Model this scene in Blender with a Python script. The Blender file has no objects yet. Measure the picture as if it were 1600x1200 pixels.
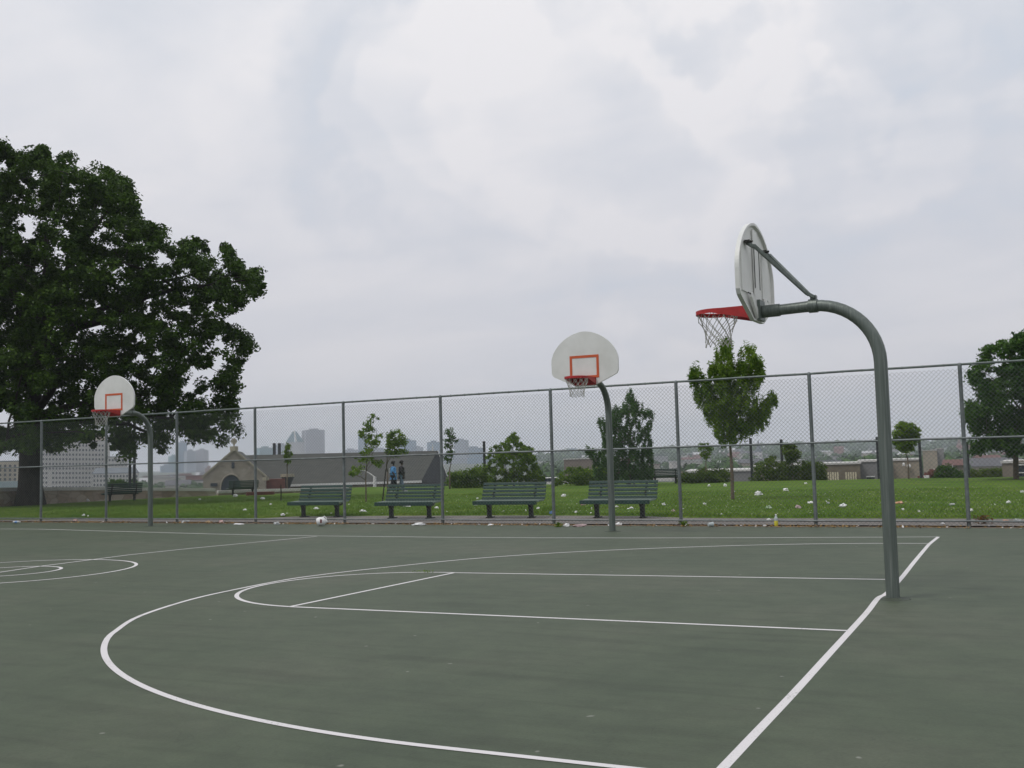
import bpy, bmesh, math, random
import numpy as np
from mathutils import Vector, Matrix, noise as mnoise
random.seed(7); rng = np.random.default_rng(11)
C = bpy.context.scene.collection
S = bpy.context.scene
PI = math.pi
# ------------------------------------------------------------------ camera (solved from the court lines)
CP = np.array([1.3209, -10.8695, 1.4644]); YAW, PIT, ROL, F = .4474, .0748, -.0262, 1622.58
def _rot():
    f = np.array([-math.sin(YAW)*math.cos(PIT), math.cos(YAW)*math.cos(PIT), math.sin(PIT)])
    r = np.array([math.cos(YAW), math.sin(YAW), 0.]); u = np.cross(r, f)
    return math.cos(ROL)*r + math.sin(ROL)*u, -math.sin(ROL)*r + math.cos(ROL)*u, f
R0, R1, R2 = _rot()
def ray(x, y): return R0*((x-800)/F) + R1*((600-y)/F) + R2
def at(x, y, d): return CP + ray(x, y)*d                 # survey point: photo direction at a metric depth
def lawn_z(x, y): 
    t = min(max((y-16)/34, 0), 1); return .012 - .11*t
def ground(x, y):
    d = ray(x, y); z = 0.
    for _ in range(6):
        t = (z-CP[2])/d[2]; p = CP+d*t; z = lawn_z(p[0], p[1]) if p[1] > 13 else 0.
    p[2] = z; return p
def on_y(x, y, Y): 
    d = ray(x, y); return CP + d*((Y-CP[1])/d[1])
cam = bpy.data.cameras.new('camera'); co = bpy.data.objects.new('camera', cam); C.objects.link(co)
co.matrix_world = Matrix(((R0[0], R1[0], -R2[0], CP[0]), (R0[1], R1[1], -R2[1], CP[1]), (R0[2], R1[2], -R2[2], CP[2]), (0, 0, 0, 1)))
cam.sensor_width = 36; cam.lens = 36*F/1600; cam.clip_end = 20000; S.camera = co
# ------------------------------------------------------------------ materials
def newmat(name):
    m = bpy.data.materials.new(name); m.use_nodes = True; nt = m.node_tree
    return m, nt, nt.nodes['Principled BSDF']
def N(nt, t, **k):
    n = nt.nodes.new(t)
    for a, b in k.items(): setattr(n, a, b)
    return n
def ramp(nt, stops):
    r = N(nt, 'ShaderNodeValToRGB'); e = r.color_ramp.elements
    while len(e) < len(stops): e.new(.5)
    for i, (p, c) in enumerate(stops):
        e[i].position = p; e[i].color = (*c, 1) if len(c) == 3 else c
    return r
def sc(c, k): return tuple(min(1, v*k) for v in c)
def mat(name, col, rough=.7, var=.25, scale=6., bump=0., metal=0., col2=None, detail=5, spec=.5, bscale=None):
    m, nt, b = newmat(name); L = nt.links
    tc = N(nt, 'ShaderNodeTexCoord'); nz = N(nt, 'ShaderNodeTexNoise')
    nz.inputs['Scale'].default_value = scale; nz.inputs['Detail'].default_value = detail; nz.inputs['Roughness'].default_value = .6
    L.new(tc.outputs['Object'], nz.inputs['Vector'])
    r = ramp(nt, [(.3, sc(col, 1-var)), (.7, col2 if col2 else sc(col, 1+var))])
    L.new(nz.outputs['Fac'], r.inputs['Fac']); L.new(r.outputs['Color'], b.inputs['Base Color'])
    b.inputs['Roughness'].default_value = rough; b.inputs['Metallic'].default_value = metal
    b.inputs['Specular IOR Level'].default_value = spec
    if bump:
        n2 = N(nt, 'ShaderNodeTexNoise'); n2.inputs['Scale'].default_value = bscale or scale*5; n2.inputs['Detail'].default_value = 6
        L.new(tc.outputs['Object'], n2.inputs['Vector'])
        bp = N(nt, 'ShaderNodeBump'); bp.inputs['Strength'].default_value = bump; bp.inputs['Distance'].default_value = .02
        L.new(n2.outputs['Fac'], bp.inputs['Height']); L.new(bp.outputs['Normal'], b.inputs['Normal'])
    return m
def leafmat(name, dark, light, trans=.25):
    m, nt, b = newmat(name); L = nt.links
    g = N(nt, 'ShaderNodeNewGeometry'); tc = N(nt, 'ShaderNodeTexCoord'); nz = N(nt, 'ShaderNodeTexNoise')
    nz.inputs['Scale'].default_value = .9; nz.inputs['Detail'].default_value = 2; L.new(tc.outputs['Object'], nz.inputs['Vector'])
    mx = N(nt, 'ShaderNodeMath', operation='MULTIPLY_ADD'); mx.inputs[1].default_value = .6
    L.new(g.outputs['Random Per Island'], mx.inputs[0])
    m2 = N(nt, 'ShaderNodeMath', operation='MULTIPLY_ADD'); m2.inputs[1].default_value = 1.2; m2.inputs[2].default_value = -.4
    L.new(nz.outputs['Fac'], m2.inputs[0]); L.new(m2.outputs[0], mx.inputs[2])
    r = ramp(nt, [(.1, dark), (1., light)]); L.new(mx.outputs[0], r.inputs['Fac'])
    L.new(r.outputs['Color'], b.inputs['Base Color']); b.inputs['Roughness'].default_value = .55; b.inputs['Specular IOR Level'].default_value = .12
    t = N(nt, 'ShaderNodeBsdfTranslucent'); L.new(r.outputs['Color'], t.inputs['Color'])
    ms = N(nt, 'ShaderNodeMixShader'); ms.inputs[0].default_value = trans
    L.new(b.outputs[0], ms.inputs[1]); L.new(t.outputs[0], ms.inputs[2]); L.new(ms.outputs[0], nt.nodes['Material Output'].inputs['Surface'])
    return m
# ------------------------------------------------------------------ object helpers
def tag(o, label=None, cat=None, group=None, kind=None):
    if label: o['label'] = label
    if cat: o['category'] = cat
    if group: o['group'] = group
    if kind: o['kind'] = kind
    return o
def empty(name, loc=(0, 0, 0), rz=0, label=None, cat=None, group=None):
    o = bpy.data.objects.new(name, None); C.objects.link(o); o.location = tuple(float(v) for v in loc); o.rotation_euler = (0, 0, rz)
    return tag(o, label, cat, group)
class MB:
    def __init__(s): s.v = []; s.f = []; s.m = []
    def add(s, vs, fs, mi=0):
        b = len(s.v); s.v += [tuple(map(float, v)) for v in vs]; s.f += [tuple(b+i for i in f) for f in fs]; s.m += [mi]*len(fs)
    def box(s, c, h, rz=0, ax=None, mi=0):
        c = np.array(c, float)
        if ax is None:
            ca, sa = math.cos(rz), math.sin(rz); ax = (np.array([ca, sa, 0]), np.array([-sa, ca, 0]), np.array([0, 0, 1.]))
        vs = [c + ax[0]*h[0]*i + ax[1]*h[1]*j + ax[2]*h[2]*k for i in (-1, 1) for j in (-1, 1) for k in (-1, 1)]
        s.add(vs, [(0, 1, 3, 2), (4, 6, 7, 5), (0, 4, 5, 1), (2, 3, 7, 6), (0, 2, 6, 4), (1, 5, 7, 3)], mi)
    def beam(s, a, b, w, t, up=(0, 0, 1), mi=0):           # rectangular bar from a to b
        a = np.array(a, float); b = np.array(b, float); d = b-a; l = np.linalg.norm(d); d /= l
        u = np.array(up, float); sd = np.cross(d, u); n = np.linalg.norm(sd)
        if n < 1e-5: sd = np.cross(d, (1, 0, 0)); n = np.linalg.norm(sd)
        sd /= n; u = np.cross(sd, d)
        s.box((a+b)/2, (l/2, w/2, t/2), ax=(d, sd, u), mi=mi)
    def tube(s, pts, rad, n=8, cap=True, mi=0):
        pts = [np.array(p, float) for p in pts]; k = len(pts)
        if not hasattr(rad, '__len__'): rad = [rad]*k
        rings = []; prev = None
        for i in range(k):
            d = pts[min(i+1, k-1)]-pts[max(i-1, 0)]; d /= (np.linalg.norm(d)+1e-12)
            if prev is None:
                a = np.array([0, 0, 1.]) if abs(d[2]) < .9 else np.array([1., 0, 0])
                u = np.cross(a, d)
            else: u = prev - d*np.dot(prev, d)
            u /= (np.linalg.norm(u)+1e-12); prev = u; w = np.cross(d, u)
            rings.append([pts[i] + (u*math.cos(2*PI*j/n) + w*math.sin(2*PI*j/n))*rad[i] for j in range(n)])
        fs = [(i*n+j, i*n+(j+1) % n, (i+1)*n+(j+1) % n, (i+1)*n+j) for i in range(k-1) for j in range(n)]
        if cap: fs += [tuple(range(n))[::-1], tuple((k-1)*n+j for j in range(n))]
        s.add([v for r in rings for v in r], fs, mi)
    def lathe(s, prof, c=(0, 0, 0), n=16, mi=0):
        c = np.array(c, float); vs = []
        for r, z in prof: vs += [c + np.array([r*math.cos(2*PI*j/n), r*math.sin(2*PI*j/n), z]) for j in range(n)]
        k = len(prof)
        fs = [(i*n+j, i*n+(j+1) % n, (i+1)*n+(j+1) % n, (i+1)*n+j) for i in range(k-1) for j in range(n)]
        fs += [tuple(range(n))[::-1], tuple((k-1)*n+j for j in range(n))]
        s.add(vs, fs, mi)
    def build(s, name, m, parent=None, smooth=False, bevel=0):
        me = bpy.data.meshes.new(name); me.from_pydata(s.v, [], s.f)
        for mm in (m if isinstance(m, (list, tuple)) else [m]): me.materials.append(mm)
        if any(s.m): me.polygons.foreach_set('material_index', s.m)
        if smooth: me.polygons.foreach_set('use_smooth', [True]*len(me.polygons))
        me.update(); o = bpy.data.objects.new(name, me); C.objects.link(o)
        if smooth == 'auto':
            e = o.modifiers.new('split', 'EDGE_SPLIT'); e.split_angle = math.radians(40)
        if bevel:
            bv = o.modifiers.new('bevel', 'BEVEL'); bv.width = bevel; bv.segments = 2; bv.limit_method = 'ANGLE'
        if parent is not None: o.parent = parent
        return o
def npmesh(name, V, nper, m, parent=None):
    """V (n*nper,3) -> n faces with nper corners each"""
    n = len(V)//nper; me = bpy.data.meshes.new(name)
    me.vertices.add(n*nper); me.vertices.foreach_set('co', np.asarray(V, np.float32).ravel())
    me.loops.add(n*nper); me.loops.foreach_set('vertex_index', np.arange(n*nper, dtype=np.int32))
    me.polygons.add(n); me.polygons.foreach_set('loop_start', np.arange(0, n*nper, nper, dtype=np.int32))
    me.materials.append(m); me.update(calc_edges=True); me.validate()
    o = bpy.data.objects.new(name, me); C.objects.link(o)
    if parent is not None: o.parent = parent
    return o
def grid(name, xs, ys, zf, m, kind='structure', label=None):
    X, Y = np.meshgrid(xs, ys, indexing='ij'); nx, ny = X.shape
    v = [(float(X[i, j]), float(Y[i, j]), float(zf(X[i, j], Y[i, j]))) for i in range(nx) for j in range(ny)]
    f = [(i*ny+j, (i+1)*ny+j, (i+1)*ny+j+1, i*ny+j+1) for i in range(nx-1) for j in range(ny-1)]
    me = bpy.data.meshes.new(name); me.from_pydata(v, [], f); me.materials.append(m); me.update()
    me.polygons.foreach_set('use_smooth', [True]*len(f))
    o = bpy.data.objects.new(name, me); C.objects.link(o); return tag(o, label, None, None, kind)
def copy_tree(o, parent=None):
    c = o.copy(); C.objects.link(c)
    if parent is not None: c.parent = parent
    for ch in list(o.children): copy_tree(ch, c)
    return c

# ------------------------------------------------------------------ colours
M_paint, nt, b = newmat('white_line_paint'); L = nt.links; tc = N(nt, 'ShaderNodeTexCoord')
n1 = N(nt, 'ShaderNodeTexNoise'); n1.inputs['Scale'].default_value = 55; n1.inputs['Detail'].default_value = 6; n1.inputs['Roughness'].default_value = .7
n2 = N(nt, 'ShaderNodeTexNoise'); n2.inputs['Scale'].default_value = 1.7; n2.inputs['Detail'].default_value = 5
L.new(tc.outputs['Object'], n1.inputs['Vector']); L.new(tc.outputs['Object'], n2.inputs['Vector'])
ad = N(nt, 'ShaderNodeMath', operation='MULTIPLY_ADD'); ad.inputs[1].default_value = .55; L.new(n2.outputs['Fac'], ad.inputs[0]); L.new(n1.outputs['Fac'], ad.inputs[2])
r = ramp(nt, [(.52, (.13, .14, .115)), (.60, (.42, .41, .40)), (.70, (.62, .60, .605))]); L.new(ad.outputs[0], r.inputs['Fac']); L.new(r.outputs[0], b.inputs['Base Color']); b.inputs['Roughness'].default_value = .75
M_galv = mat('weathered_galvanised', (.145, .165, .165), .5, .25, 9, .05, metal=.35)
M_rail = mat('green_grey_rail', (.115, .14, .13), .5, .25, 9, .05, metal=.3)
M_wire = mat('chain_wire', (.095, .11, .108), .55, .2, 9, metal=.3)
M_board = mat('white_backboard', (.56, .57, .54), .45, .0, 2.2, col2=(.69, .70, .68), detail=9)
M_boardback = mat('backboard_rear', (.76, .76, .73), .5, .05, 5, .1)
M_orange = mat('orange_target', (.50, .085, .02), .5, .12, 20)
M_red = mat('red_rim', (.36, .012, .012), .42, .2, 16)
M_net = mat('grey_white_net', (.34, .34, .31), .9, .15, 30)
M_bolt = mat('dark_bolt', (.05, .05, .045), .5, .3, 30, metal=.6)
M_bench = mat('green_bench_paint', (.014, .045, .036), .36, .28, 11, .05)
M_seat = mat('seat_sky_sheen_paint', (.12, .165, .14), .35, .25, 9, .05)  # sky reflection on the seat slats, painted in as a paler green
M_iron = mat('black_cast_iron', (.010, .013, .012), .5, .3, 20)
M_bark = mat('oak_bark', (.030, .024, .020), .95, .4, 5, .9, bscale=14)
M_bark2 = mat('young_bark', (.13, .10, .075), .9, .3, 12, .5)
# hoop pole: grey green paint with pale vertical scratches
M_pole, nt, b = newmat('hoop_pole_paint'); L = nt.links
tc = N(nt, 'ShaderNodeTexCoord'); mp = N(nt, 'ShaderNodeMapping'); mp.inputs['Scale'].default_value = (22, 22, .9)
L.new(tc.outputs['Object'], mp.inputs['Vector']); nz = N(nt, 'ShaderNodeTexNoise'); nz.inputs['Scale'].default_value = 2.2; nz.inputs['Detail'].default_value = 6
L.new(mp.outputs[0], nz.inputs['Vector'])
r = ramp(nt, [(.34, (.092, .112, .100)), (.56, (.122, .144, .130)), (.74, (.19, .21, .195))]); L.new(nz.outputs['Fac'], r.inputs['Fac'])
L.new(r.outputs['Color'], b.inputs['Base Color']); b.inputs['Roughness'].default_value = .42; b.inputs['Metallic'].default_value = .3
M_disc = mat('dark_base_disc', (.045, .056, .040), .8, .35, 9, .3)
# court
M_court, nt, b = newmat('green_court_surface'); L = nt.links
tc = N(nt, 'ShaderNodeTexCoord')
n1 = N(nt, 'ShaderNodeTexNoise'); n1.inputs['Scale'].default_value = .35; n1.inputs['Detail'].default_value = 8; n1.inputs['Roughness'].default_value = .62
n2 = N(nt, 'ShaderNodeTexNoise'); n2.inputs['Scale'].default_value = 60; n2.inputs['Detail'].default_value = 4
n3 = N(nt, 'ShaderNodeTexNoise'); n3.inputs['Scale'].default_value = 2.6; n3.inputs['Detail'].default_value = 7; n3.inputs['Roughness'].default_value = .7
for n in (n1, n2, n3): L.new(tc.outputs['Object'], n.inputs['Vector'])
r1 = ramp(nt, [(.3, (.054, .076, .042)), (.5, (.069, .090, .052)), (.7, (.088, .101, .065))]); L.new(n1.outputs['Fac'], r1.inputs['Fac'])
r3 = ramp(nt, [(.32, (.74, .75, .74)), (.6, (1, 1, 1)), (.8, (1.0, .97, .93))]); L.new(n3.outputs['Fac'], r3.inputs['Fac'])
r2 = ramp(nt, [(.3, (.82, .82, .82)), (.7, (1, 1, 1))]); L.new(n2.outputs['Fac'], r2.inputs['Fac'])
a = N(nt, 'ShaderNodeMix', data_type='RGBA', blend_type='MULTIPLY'); a.inputs[0].default_value = 1
L.new(r1.outputs[0], a.inputs[6]); L.new(r3.outputs[0], a.inputs[7])
a2 = N(nt, 'ShaderNodeMix', data_type='RGBA', blend_type='MULTIPLY'); a2.inputs[0].default_value = 1
L.new(a.outputs[2], a2.inputs[6]); L.new(r2.outputs[0], a2.inputs[7])
# pale scuffs and gum specks
vo = N(nt, 'ShaderNodeTexVoronoi'); vo.voronoi_dimensions = '2D'; vo.inputs['Scale'].default_value = 1.3; vo.inputs['Randomness'].default_value = 1
nv = N(nt, 'ShaderNodeTexNoise'); nv.inputs['Scale'].default_value = 9; L.new(tc.outputs['Object'], nv.inputs['Vector'])
vm = N(nt, 'ShaderNodeMix', data_type='VECTOR'); vm.inputs[0].default_value = .06; L.new(tc.outputs['Object'], vm.inputs[4]); L.new(nv.outputs['Color'], vm.inputs[5]); L.new(vm.outputs[1], vo.inputs['Vector'])
rv = ramp(nt, [(0., (1, 1, 1)), (.010, (.9, .9, .9)), (.024, (0, 0, 0))]); L.new(vo.outputs['Distance'], rv.inputs['Fac'])
vr = N(nt, 'ShaderNodeSeparateColor'); L.new(vo.outputs['Color'], vr.inputs[0])
gt = N(nt, 'ShaderNodeMath', operation='GREATER_THAN'); gt.inputs[1].default_value = .72; L.new(vr.outputs[0], gt.inputs[0])
mu = N(nt, 'ShaderNodeMath', operation='MULTIPLY'); L.new(rv.outputs[0], mu.inputs[0]); L.new(gt.outputs[0], mu.inputs[1])
mu2 = N(nt, 'ShaderNodeMath', operation='MULTIPLY'); mu2.inputs[1].default_value = .42; L.new(mu.outputs[0], mu2.inputs[0])
a3 = N(nt, 'ShaderNodeMix', data_type='RGBA'); L.new(mu2.outputs[0], a3.inputs[0]); L.new(a2.outputs[2], a3.inputs[6]); a3.inputs[7].default_value = (.40, .40, .36, 1)
# long faint cracks and dark marks
wv = N(nt, 'ShaderNodeTexNoise'); wv.inputs['Scale'].default_value = .9; wv.inputs['Detail'].default_value = 3; wv.inputs['Distortion'].default_value = 2.5
L.new(tc.outputs['Object'], wv.inputs['Vector'])
rw = ramp(nt, [(.492, (1, 1, 1)), (.4985, (.80, .80, .80)), (.505, (1, 1, 1))]); L.new(wv.outputs['Fac'], rw.inputs['Fac'])
a4 = N(nt, 'ShaderNodeMix', data_type='RGBA', blend_type='MULTIPLY'); a4.inputs[0].default_value = .9
L.new(a3.outputs[2], a4.inputs[6]); L.new(rw.outputs[0], a4.inputs[7]); mpz = N(nt, 'ShaderNodeMapping'); mpz.inputs['Rotation'].default_value = (0, 0, .9); mpz.inputs['Scale'].default_value = (.5, 6, 1); L.new(tc.outputs['Object'], mpz.inputs[0])
nst = N(nt, 'ShaderNodeTexNoise'); nst.inputs['Scale'].default_value = 1.1; nst.inputs['Detail'].default_value = 6; nst.inputs['Distortion'].default_value = .5; L.new(mpz.outputs[0], nst.inputs['Vector'])
rst = ramp(nt, [(.30, (.80, .80, .78)), (.5, (1, 1, 1)), (.68, (1, 1, 1)), (.80, (1.0, 1.0, 1.0))]); L.new(nst.outputs['Fac'], rst.inputs['Fac'])
a5 = N(nt, 'ShaderNodeMix', data_type='RGBA', blend_type='MULTIPLY'); a5.inputs[0].default_value = 1; L.new(a4.outputs[2], a5.inputs[6]); L.new(rst.outputs[0], a5.inputs[7])
L.new(a5.outputs[2], b.inputs['Base Color'])
b.inputs['Roughness'].default_value = .66; b.inputs['Specular IOR Level'].default_value = .42
bp = N(nt, 'ShaderNodeBump'); bp.inputs['Strength'].default_value = .35; bp.inputs['Distance'].default_value = .004
L.new(n2.outputs['Fac'], bp.inputs['Height']); L.new(bp.outputs['Normal'], b.inputs['Normal'])
M_path = mat('path_asphalt', (.17, .155, .14), .9, .25, 8, .4)
M_soil = mat('leafy_soil', (.15, .105, .06), .95, .45, 7, .6, col2=(.22, .17, .12))
# grass
M_grass, nt, b = newmat('mown_grass'); L = nt.links
tc = N(nt, 'ShaderNodeTexCoord'); n1 = N(nt, 'ShaderNodeTexNoise'); n1.inputs['Scale'].default_value = .45; n1.inputs['Detail'].default_value = 8; n1.inputs['Roughness'].default_value = .7
n2 = N(nt, 'ShaderNodeTexNoise'); n2.inputs['Scale'].default_value = 5; n2.inputs['Detail'].default_value = 7; n2.inputs['Roughness'].default_value = .75
for n in (n1, n2): L.new(tc.outputs['Object'], n.inputs['Vector'])
r1 = ramp(nt, [(.3, (.060, .135, .010)), (.5, (.098, .175, .018)), (.68, (.155, .205, .034)), (.82, (.20, .19, .07))]); L.new(n1.outputs['Fac'], r1.inputs['Fac'])
r2 = ramp(nt, [(.3, (.55, .6, .5)), (.6, (1, 1, 1)), (.75, (1, 1, .95))]); L.new(n2.outputs['Fac'], r2.inputs['Fac'])
a = N(nt, 'ShaderNodeMix', data_type='RGBA', blend_type='MULTIPLY'); a.inputs[0].default_value = 1
L.new(r1.outputs[0], a.inputs[6]); L.new(r2.outputs[0], a.inputs[7]); L.new(a.outputs[2], b.inputs['Base Color']); b.inputs['Roughness'].default_value = .9; b.inputs['Specular IOR Level'].default_value = .1
bp = N(nt, 'ShaderNodeBump'); bp.inputs['Strength'].default_value = .8; bp.inputs['Distance'].default_value = .08
L.new(n2.outputs['Fac'], bp.inputs['Height']); L.new(bp.outputs['Normal'], b.inputs['Normal'])
M_blade = leafmat('grass_blade', (.060, .140, .010), (.180, .250, .040), .3)
M_terr = mat('far_land', (.06, .075, .045), .95, .35, .012, 0, detail=8)
M_leaf_oak = leafmat('oak_leaf', (.013, .037, .005), (.075, .135, .016), .25)
M_leaf_dark = leafmat('dark_leaf', (.018, .060, .010), (.085, .165, .026), .3)
M_leaf_br = leafmat('bright_leaf', (.045, .110, .008), (.210, .320, .030), .42)
M_leaf_con = leafmat('blue_green_needle', (.030, .082, .022), (.110, .200, .055), .3)
M_leaf_ol = leafmat('olive_leaf', (.050, .095, .012), (.130, .185, .030), .35)
M_wood = leafmat('far_foliage', (.030, .075, .018), (.080, .140, .035), .1)

# ------------------------------------------------------------------ ground
FY, FA = 11.0369, -.0372
def fence_y(x): return FY + math.tan(FA)*x
def terr(x, y):
    dx = max(-41.6-x, 0, x-70); dy = max(y-53, 0, -60-y); d = math.hypot(dx, dy)
    z = -.16 - 12*(1-math.exp(-d/45.))
    r = math.hypot(x-1.3, y+10.9)
    t = min(max((r-700)/1900, 0), 1); t = t*t*(3-2*t)
    az = math.atan2(y+10.9, x-1.3)
    right = min(max((2.25-az)/.5, 0), 1)
    z += t*(7+16*right) + t*8*(mnoise.noise(Vector((x*.0016, y*.0016, 3)))+.2)
    return z
u = np.sinh(np.linspace(-6.2, 6.2, 150)); u = u/u.max()*5200
grid('ground', u, u, terr, M_terr)
def rect(name, pts, z, m, kind='structure'):
    g = MB(); g.add([(x, y, z) for x, y in pts], [tuple(range(len(pts)))]); o = g.build(name, m); return tag(o, kind=kind)
xs = np.linspace(-60, 40, 101)
# court surface up to the leaf strip, soil strip under the fence, paved path, lawn: each a few mm above the one below
def strip(name, lo, hi, z, m, wob=0., n=240, x0=-60, x1=40):
    g = MB(); X = np.linspace(x0, x1, n); vs = []
    for x in X:
        vs.append((x, lo(x), z)); vs.append((x, hi(x)+wob*mnoise.noise(Vector((x*1.7, 3.1, z*50)))+wob*.6*mnoise.noise(Vector((x*6, 1.1, z*50))), z))
    g.add(vs, [(2*i, 2*i+2, 2*i+3, 2*i+1) for i in range(n-1)]); o = g.build(name, m); return tag(o, kind='structure')
strip('soil_strip', lambda x: fence_y(x)-1.2, lambda x: fence_y(x)+1., -.030, M_soil)
strip('court', lambda x: -58., lambda x: fence_y(x)-.36, -.004, M_court, .10)
def pad(x):      # near edge of the lawn as surveyed in the photograph
    P = [(-60, 13.2), (-29, 12.95), (-24, 13.5), (-21, 13.55), (-18.9, 13.5), (-18.3, 14.6), (-15.2, 14.9), (-10.2, 14.95), (-7.2, 14.6), (-6.2, 13.95), (-5.4, 13.75), (.2, 13.5), (40, 12.6)]
    return float(np.interp(x, [p[0] for p in P], [p[1] for p in P]))
strip('path', lambda x: fence_y(x)+.25, lambda x: pad(x)+.5, -.004, M_path)
# lawn
lx = np.concatenate([np.linspace(-41.6, 8, 320), np.linspace(8.5, 60, 60)])
g = MB(); vs = []; ty = [0, .004, .012, .03, .06, .1, .16, .24, .35, .48, .62, .78, .9, 1.]
for x in lx:
    y0 = pad(x)+.10*mnoise.noise(Vector((x*2.1, 0, 0)))+.05*mnoise.noise(Vector((x*7, 0, 5))); y1 = 52.5+.6*mnoise.noise(Vector((x*.2, 4, 0)))
    for i, t in enumerate(ty):
        y = y0+(y1-y0)*t; z = lawn_z(x, y)+(.02 if i else -.02)+.03*mnoise.noise(Vector((x*.4, y*.4, 0)))*(i > 1)
        vs.append((x, y, z))
k = len(ty)
g.add(vs, [(i*k+j, (i+1)*k+j, (i+1)*k+j+1, i*k+j+1) for i in range(len(lx)-1) for j in range(k-1)])
lawn = g.build('lawn', M_grass, smooth=True); tag(lawn, kind='structure')
# grass blades
def blades(name, n, ymax, h0, h1, w, m):
    x = rng.uniform(-40, 12, n*3); t = rng.random(n*3)**1.6
    y0 = np.array([pad(v) for v in x]); y = y0+.02+t*(ymax-y0)
    keep = ((x-CP[0]) * -math.sin(YAW) + (y-CP[1])*math.cos(YAW)); lat = (x-CP[0])*math.cos(YAW)+(y-CP[1])*math.sin(YAW)
    ok = (np.abs(lat) < keep*.55); x = x[ok][:n]; y = y[ok][:n]; n = len(x)
    z = .03-.11*np.clip((y-16)/34, 0, 1)-.01
    a = rng.uniform(0, PI, n); h = rng.uniform(h0, h1, n); w_ = rng.uniform(.6, 1.3, n)*w
    lx_, ly_ = rng.normal(0, .35, n)*h, rng.normal(0, .35, n)*h
    V = np.zeros((n, 3, 3)); dx, dy = np.cos(a)*w_, np.sin(a)*w_
    V[:, 0] = np.stack([x-dx, y-dy, z], 1); V[:, 1] = np.stack([x+dx, y+dy, z], 1); V[:, 2] = np.stack([x+lx_, y+ly_, z+h], 1)
    o = npmesh(name, V.reshape(-1, 3), 3, m); return tag(o, kind='stuff')
tag(blades('grass', 110000, 34, .035, .085, .009, M_blade), 'short green grass of the lawn behind the fence', 'grass')
# clover
M_clover = mat('clover_flower', (.50, .52, .38), .8, .1, 5)
n = 3600; x = rng.uniform(-24, 12, n); y = np.array([pad(v) for v in x]) + .15+rng.random(n)**1.3*20
dens = np.array([mnoise.noise(Vector((a*.35, b_*.35, 7)))+mnoise.noise(Vector((a*1.3, b_*1.3, 9)))*.6 for a, b_ in zip(x, y)]) + (x+12)*.018
ok = dens > .08; x, y = x[ok], y[ok]; n = len(x); r_ = rng.uniform(.006, .014, n); z = .03-.11*np.clip((y-16)/34, 0, 1)+rng.uniform(.03, .07, n)
P = np.stack([x, y, z], 1); dirs = np.array([[1, 0, 0], [0, 1, 0], [-1, 0, 0], [0, -1, 0], [0, 0, .8], [0, 0, -.8]])
tri = [(0, 1, 4), (1, 2, 4), (2, 3, 4), (3, 0, 4), (1, 0, 5), (2, 1, 5), (3, 2, 5), (0, 3, 5)]
V = np.concatenate([np.stack([P+dirs[a]*r_[:, None], P+dirs[b_]*r_[:, None], P+dirs[c]*r_[:, None]], 1) for a, b_, c in tri]).reshape(-1, 3)
tag(npmesh('clover_flowers', V, 3, M_clover), 'tiny white clover flowers scattered through the grass', 'flowers', kind='stuff')
# dry leaves along the fence foot
M_dry = leafmat('dry_leaf', (.16, .085, .025), (.36, .24, .09), .1)
n = 6500; x = rng.uniform(-36, 8, n); yy = np.array([fence_y(v) for v in x])-.36+rng.normal(0, .11, n)+.1*np.array([mnoise.noise(Vector((v*.8, 1, 1))) for v in x])
dn = np.array([mnoise.noise(Vector((v*.5, 8, 1)))+.4*mnoise.noise(Vector((v*2.5, 8, 1))) for v in x]); ok = (dn > -.05) | (rng.random(n) < .2); x, yy = x[ok], yy[ok]; n = len(x)
def quads(P, s, asp=1.0, nrm=None, flat=0.):
    n = len(P); d = nrm if nrm is not None else rng.normal(size=(n, 3)); d = d/np.linalg.norm(d, axis=1, keepdims=True)
    if flat: d[:, 2] = np.sign(d[:, 2]+1e-9)*(np.abs(d[:, 2])+flat); d /= np.linalg.norm(d, axis=1, keepdims=True)
    a = np.cross(d, rng.normal(size=(n, 3))); a /= np.linalg.norm(a, axis=1, keepdims=True); b_ = np.cross(d, a)
    s = np.asarray(s).reshape(-1, 1)*np.ones((n, 1)); a = a*s*asp; b_ = b_*s
    V = np.stack([P-a, P-b_*.55-a*.1, P+a, P+b_*.55-a*.1], 1); return V.reshape(-1, 3)
P = np.stack([x, yy, rng.uniform(.002, .035, n)], 1)
tag(npmesh('dry_leaves', quads(P, rng.uniform(.015, .035, n), 1, flat=1.5), 4, M_dry), 'orange brown dry leaves and bits along the foot of the fence', 'leaf litter', kind='stuff')

# ------------------------------------------------------------------ painted court lines
def line(g, pts, w, z=.0):
    pts = [np.array(p[:2], float) for p in pts]; L_, R_ = [], []
    for i, p in enumerate(pts):
        d = pts[min(i+1, len(pts)-1)]-pts[max(i-1, 0)]; d /= np.linalg.norm(d); nn = np.array([-d[1], d[0]])*w/2
        L_.append((*(p+nn), z)); R_.append((*(p-nn), z))
    k = len(pts); g.add(L_+R_, [(i, k+i, k+i+1, i+1) for i in range(k-1)])
W_ = .052; KW, FT, R3, C3, SY, HX = 1.798, 5.717, 6.085, 1.44, 7.93, -12.6
arc = lambda cx, cy, r, a0, a1, n=90: [(cx+r*math.cos(a), cy+r*math.sin(a)) for a in np.linspace(a0, a1, n)]
base = [ground(*p)[:2] for p in [(1128, 1200), (1240, 1082), (1300, 1016), (1353, 958), (1372, 934), (1386, 926), (1408, 903), (1428, 878), (1449, 853), (1453, 849)]]
b0 = base[0]+(base[0]-base[2])*1.6
corner = ground(1466, 838.5)[:2]
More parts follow.
